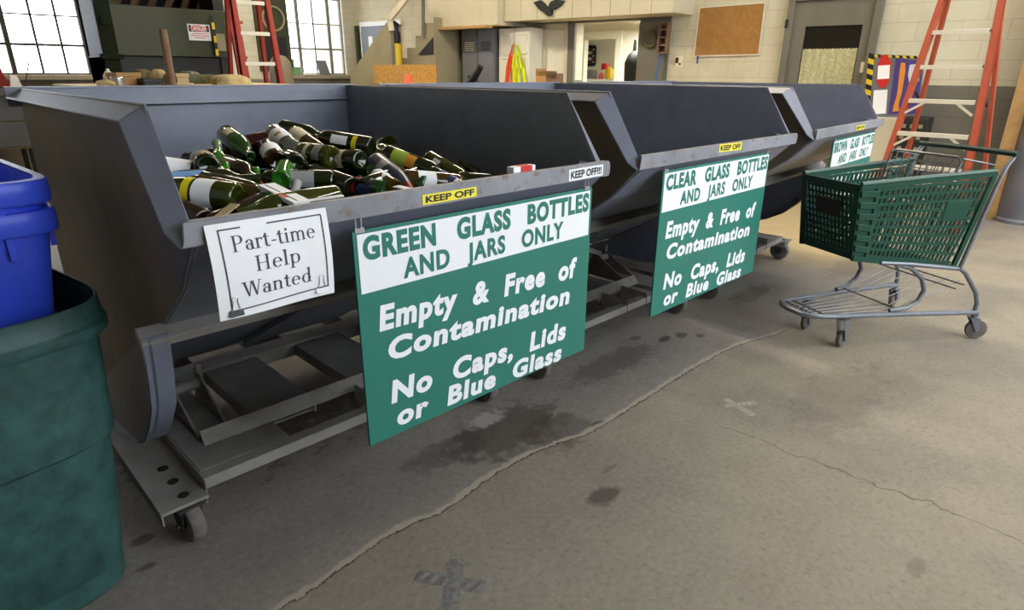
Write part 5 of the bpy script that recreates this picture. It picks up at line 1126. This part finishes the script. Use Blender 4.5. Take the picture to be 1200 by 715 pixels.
b = MB(); a, c = down([(496, -2), (496, 42)], .99); b.bar(a, c, .04, .04); b.build('baluster', M['grey_paint'], st)
pt = MB(); q = down([(508, 12), (520, 8), (541, 6)], .2); pt.prism([q[0], q[1], q[2], (q[2][0], .2, 0), (q[0][0], .2, 0)], (0, -.19, 0)); wstruct('trim_4', pt, M['tan_paint'], smooth=0)
b = MB(); q = down([(439, 76), (512, 76), (512, 100)], 1.5); b.box((q[1][0], 1.5, 0), (q[0][0], 1.525, q[0][2])); wtag('strand_board', b, M['osb'], 'sheet of strand board standing in front of the stairs', 'board')
bk = MB(); q = down([(464, 51), (460.5, 75), (469, 75)], 1.1); r_ = abs(q[1][0] - q[2][0]) / 2; sx = (q[1][0] + q[2][0]) / 2; bk.lathe([(0, 0), (r_, 0), (r_ * 1.02, q[0][2] - .03), (r_, q[0][2]), (0, q[0][2])], (sx, 1.1, 0), (0, 0, 1), 22); wtag('yellow_drum', bk, M['bucket_yellow'], 'yellow drum behind the dark newel post of the stairs', 'drum')
bk = MB(); bk.lathe([(0, 0), (r_ * .8, .0), (r_, .12), (r_ * .7, .22), (r_ * .9, .3), (0, .36)], (sx, 1.1, q[0][2]), (0, 0, 1), 12); wtag('black_bag', bk, M['black'], 'black bag lying on the yellow drum', 'bag')
# wooden stand that carries the cone
sd_ = ws(476, 101, 1.9); czb = sd_[1]
b = MB(); wbox(b, sd_[0] - .5, sd_[0] + .35, 1.62, 2.1, czb - .04, czb); 
for s in (sd_[0] - .45, sd_[0] + .3):
    for dd in (1.67, 2.05): wbox(b, s - .03, s + .03, dd - .03, dd + .03, 0, czb - .04)
wtag('wooden_stand', b, M['wood'], 'wooden stand carrying the orange cone before the strand board', 'stand')
cz = ws(476, 87, 1.9)[1] - czb; cn_ = wthing('traffic_cone', 'orange traffic cone in front of the strand board', 'cone', sd_[0], 1.85, czb)
b = MB(); b.lathe([(.065, .02), (.040, cz - .01), (.034, cz), (.028, cz), (.05, .02)], n=24); b.build('body', M['cone'], cn_); b = MB(); b.box((-.10, -.10, 0), (.10, .10, .02)); b.build('base', M['cone'], cn_, .004)
# black chair behind the hopper
ch = wthing('black_armchair', 'black tilted office chair showing over the far hoppers before the lockers', 'chair', ws(556, 90, 1.6)[0], 1.6, 0); o_ = ws(556, 90, 1.6)[0]
P_ = lambda x, y: Vector((ws(x, y, 1.6)[0] - o_, 0, ws(x, y, 1.6)[1]))
b = MB(); b.tube([P_(549, 99), P_(555, 92), P_(560, 84), P_(563.5, 78)], [.05, .055, .05, .045], 10); b.build('backrest', M['black'], ch); b = MB(); zs = P_(553, 97).z; b.box((-.28, -.28, zs - .22), (.22, .28, zs - .12)); b.build('seat', M['black'], ch, .02)
b = MB(); b.lathe([(0, 0), (.03, 0), (.03, zs - .2), (0, zs - .2)], (0, 0, 0), (0, 0, 1), 12); b.bar((-.3, 0, .04), (.3, 0, .04), .05, .05); b.bar((0, -.3, .04), (0, .3, .04), .05, .05); b.build('pedestal', M['dark'], ch)
b = MB(); b.tube([P_(549, 89), P_(552, 96), P_(562, 97)], .02, 8); b.build('armrest', M['dark'], ch)
# blue grey door and door post at the back end of the right wall
dr = wthing('metal_door', 'blue-grey door with a small window at the back corner of the hall', 'door', 0, 0); dr.location = P0
a0, a1 = ws(456, 40, .03)[0] - .3, ws(424, 40, .03)[0]; zt_ = ws(430, 31, .03)[1]
b = MB(); wbox(b, a0, a1, 0, .04, 0, zt_); b.build('leaf', mat('blue grey door', rgb(126, 134, 146), .5, 0, .05, 3), dr, .003); b = MB(); wbox(b, a0 - .05, a1 + .03, 0, .05, zt_, zt_ + .08); wbox(b, a1, a1 + .03, 0, .05, 0, zt_); b.build('frame', M['sign_white'], dr)
w_ = ws(434, 49, .05); b = MB(); wbox(b, w_[0] - .06, w_[0] + .06, .04, .046, w_[1] - .1, w_[1] + .1); b.build('window_pane', M['sign_white'], dr)
b = MB(); a = ws(418, 30, .05); wbox(b, a[0] - .04, a[0] + .04, 0.004, .08, 0, 2.3); wtag('door_post', b, M['dark_green'], 'narrow dark post beside the blue-grey door at the back corner', 'post')

# ------------------------------------------------------------------ ceiling lamps, all out of view, the front pair added
def lamp(x, y, w, l, power, col, rz=0, z=TOP - .25):
    t = thing('unseen_lamp', 'long unseen lamp above the hall', 'lamp', (x, y, z), rz, 'ceiling lamps above the picture')
    b = MB(); b.box((-w / 2, -l / 2, .02), (w / 2, l / 2, .08)); b.bar((0, -l * .3, .08), (0, -l * .3, .26), .01, .01); b.bar((0, l * .3, .08), (0, l * .3, .26), .01, .01); b.build('housing', M['white_paint'], t)
    o = area_light('lamp_light', (x, y, z), (w, l), power, col, (0, 0, rz)); return t
WARM = (1.0, 0.87, 0.66)
lamp(4.6, 3.6, .3, 2.4, 100, WARM); lamp(4.6, 7.0, .3, 2.4, 105, WARM); lamp(4.4, 10.2, .3, 2.4, 65, WARM); lamp(2.0, 9.0, .3, 2.4, 40, WARM)
NEUTRAL = (1.0, .95, .86)
lamp(4.2, -.6, .3, 2.4, 45, NEUTRAL); lamp(7.2, .4, .3, 2.4, 60, NEUTRAL)  # unseen front lamps, added to brighten the floor and the cart top
p_ = wp((S0 + S1) / 2, -1.3, 2.40); lamp(p_.x, p_.y, .3, 1.2, 80, (1, .96, .86), WA, 2.18)
p_ = wp((S0 + S1) / 2, -3.1, 2.40); lamp(p_.x, p_.y, .3, .9, 38, (1, .96, .86), WA, 2.18)
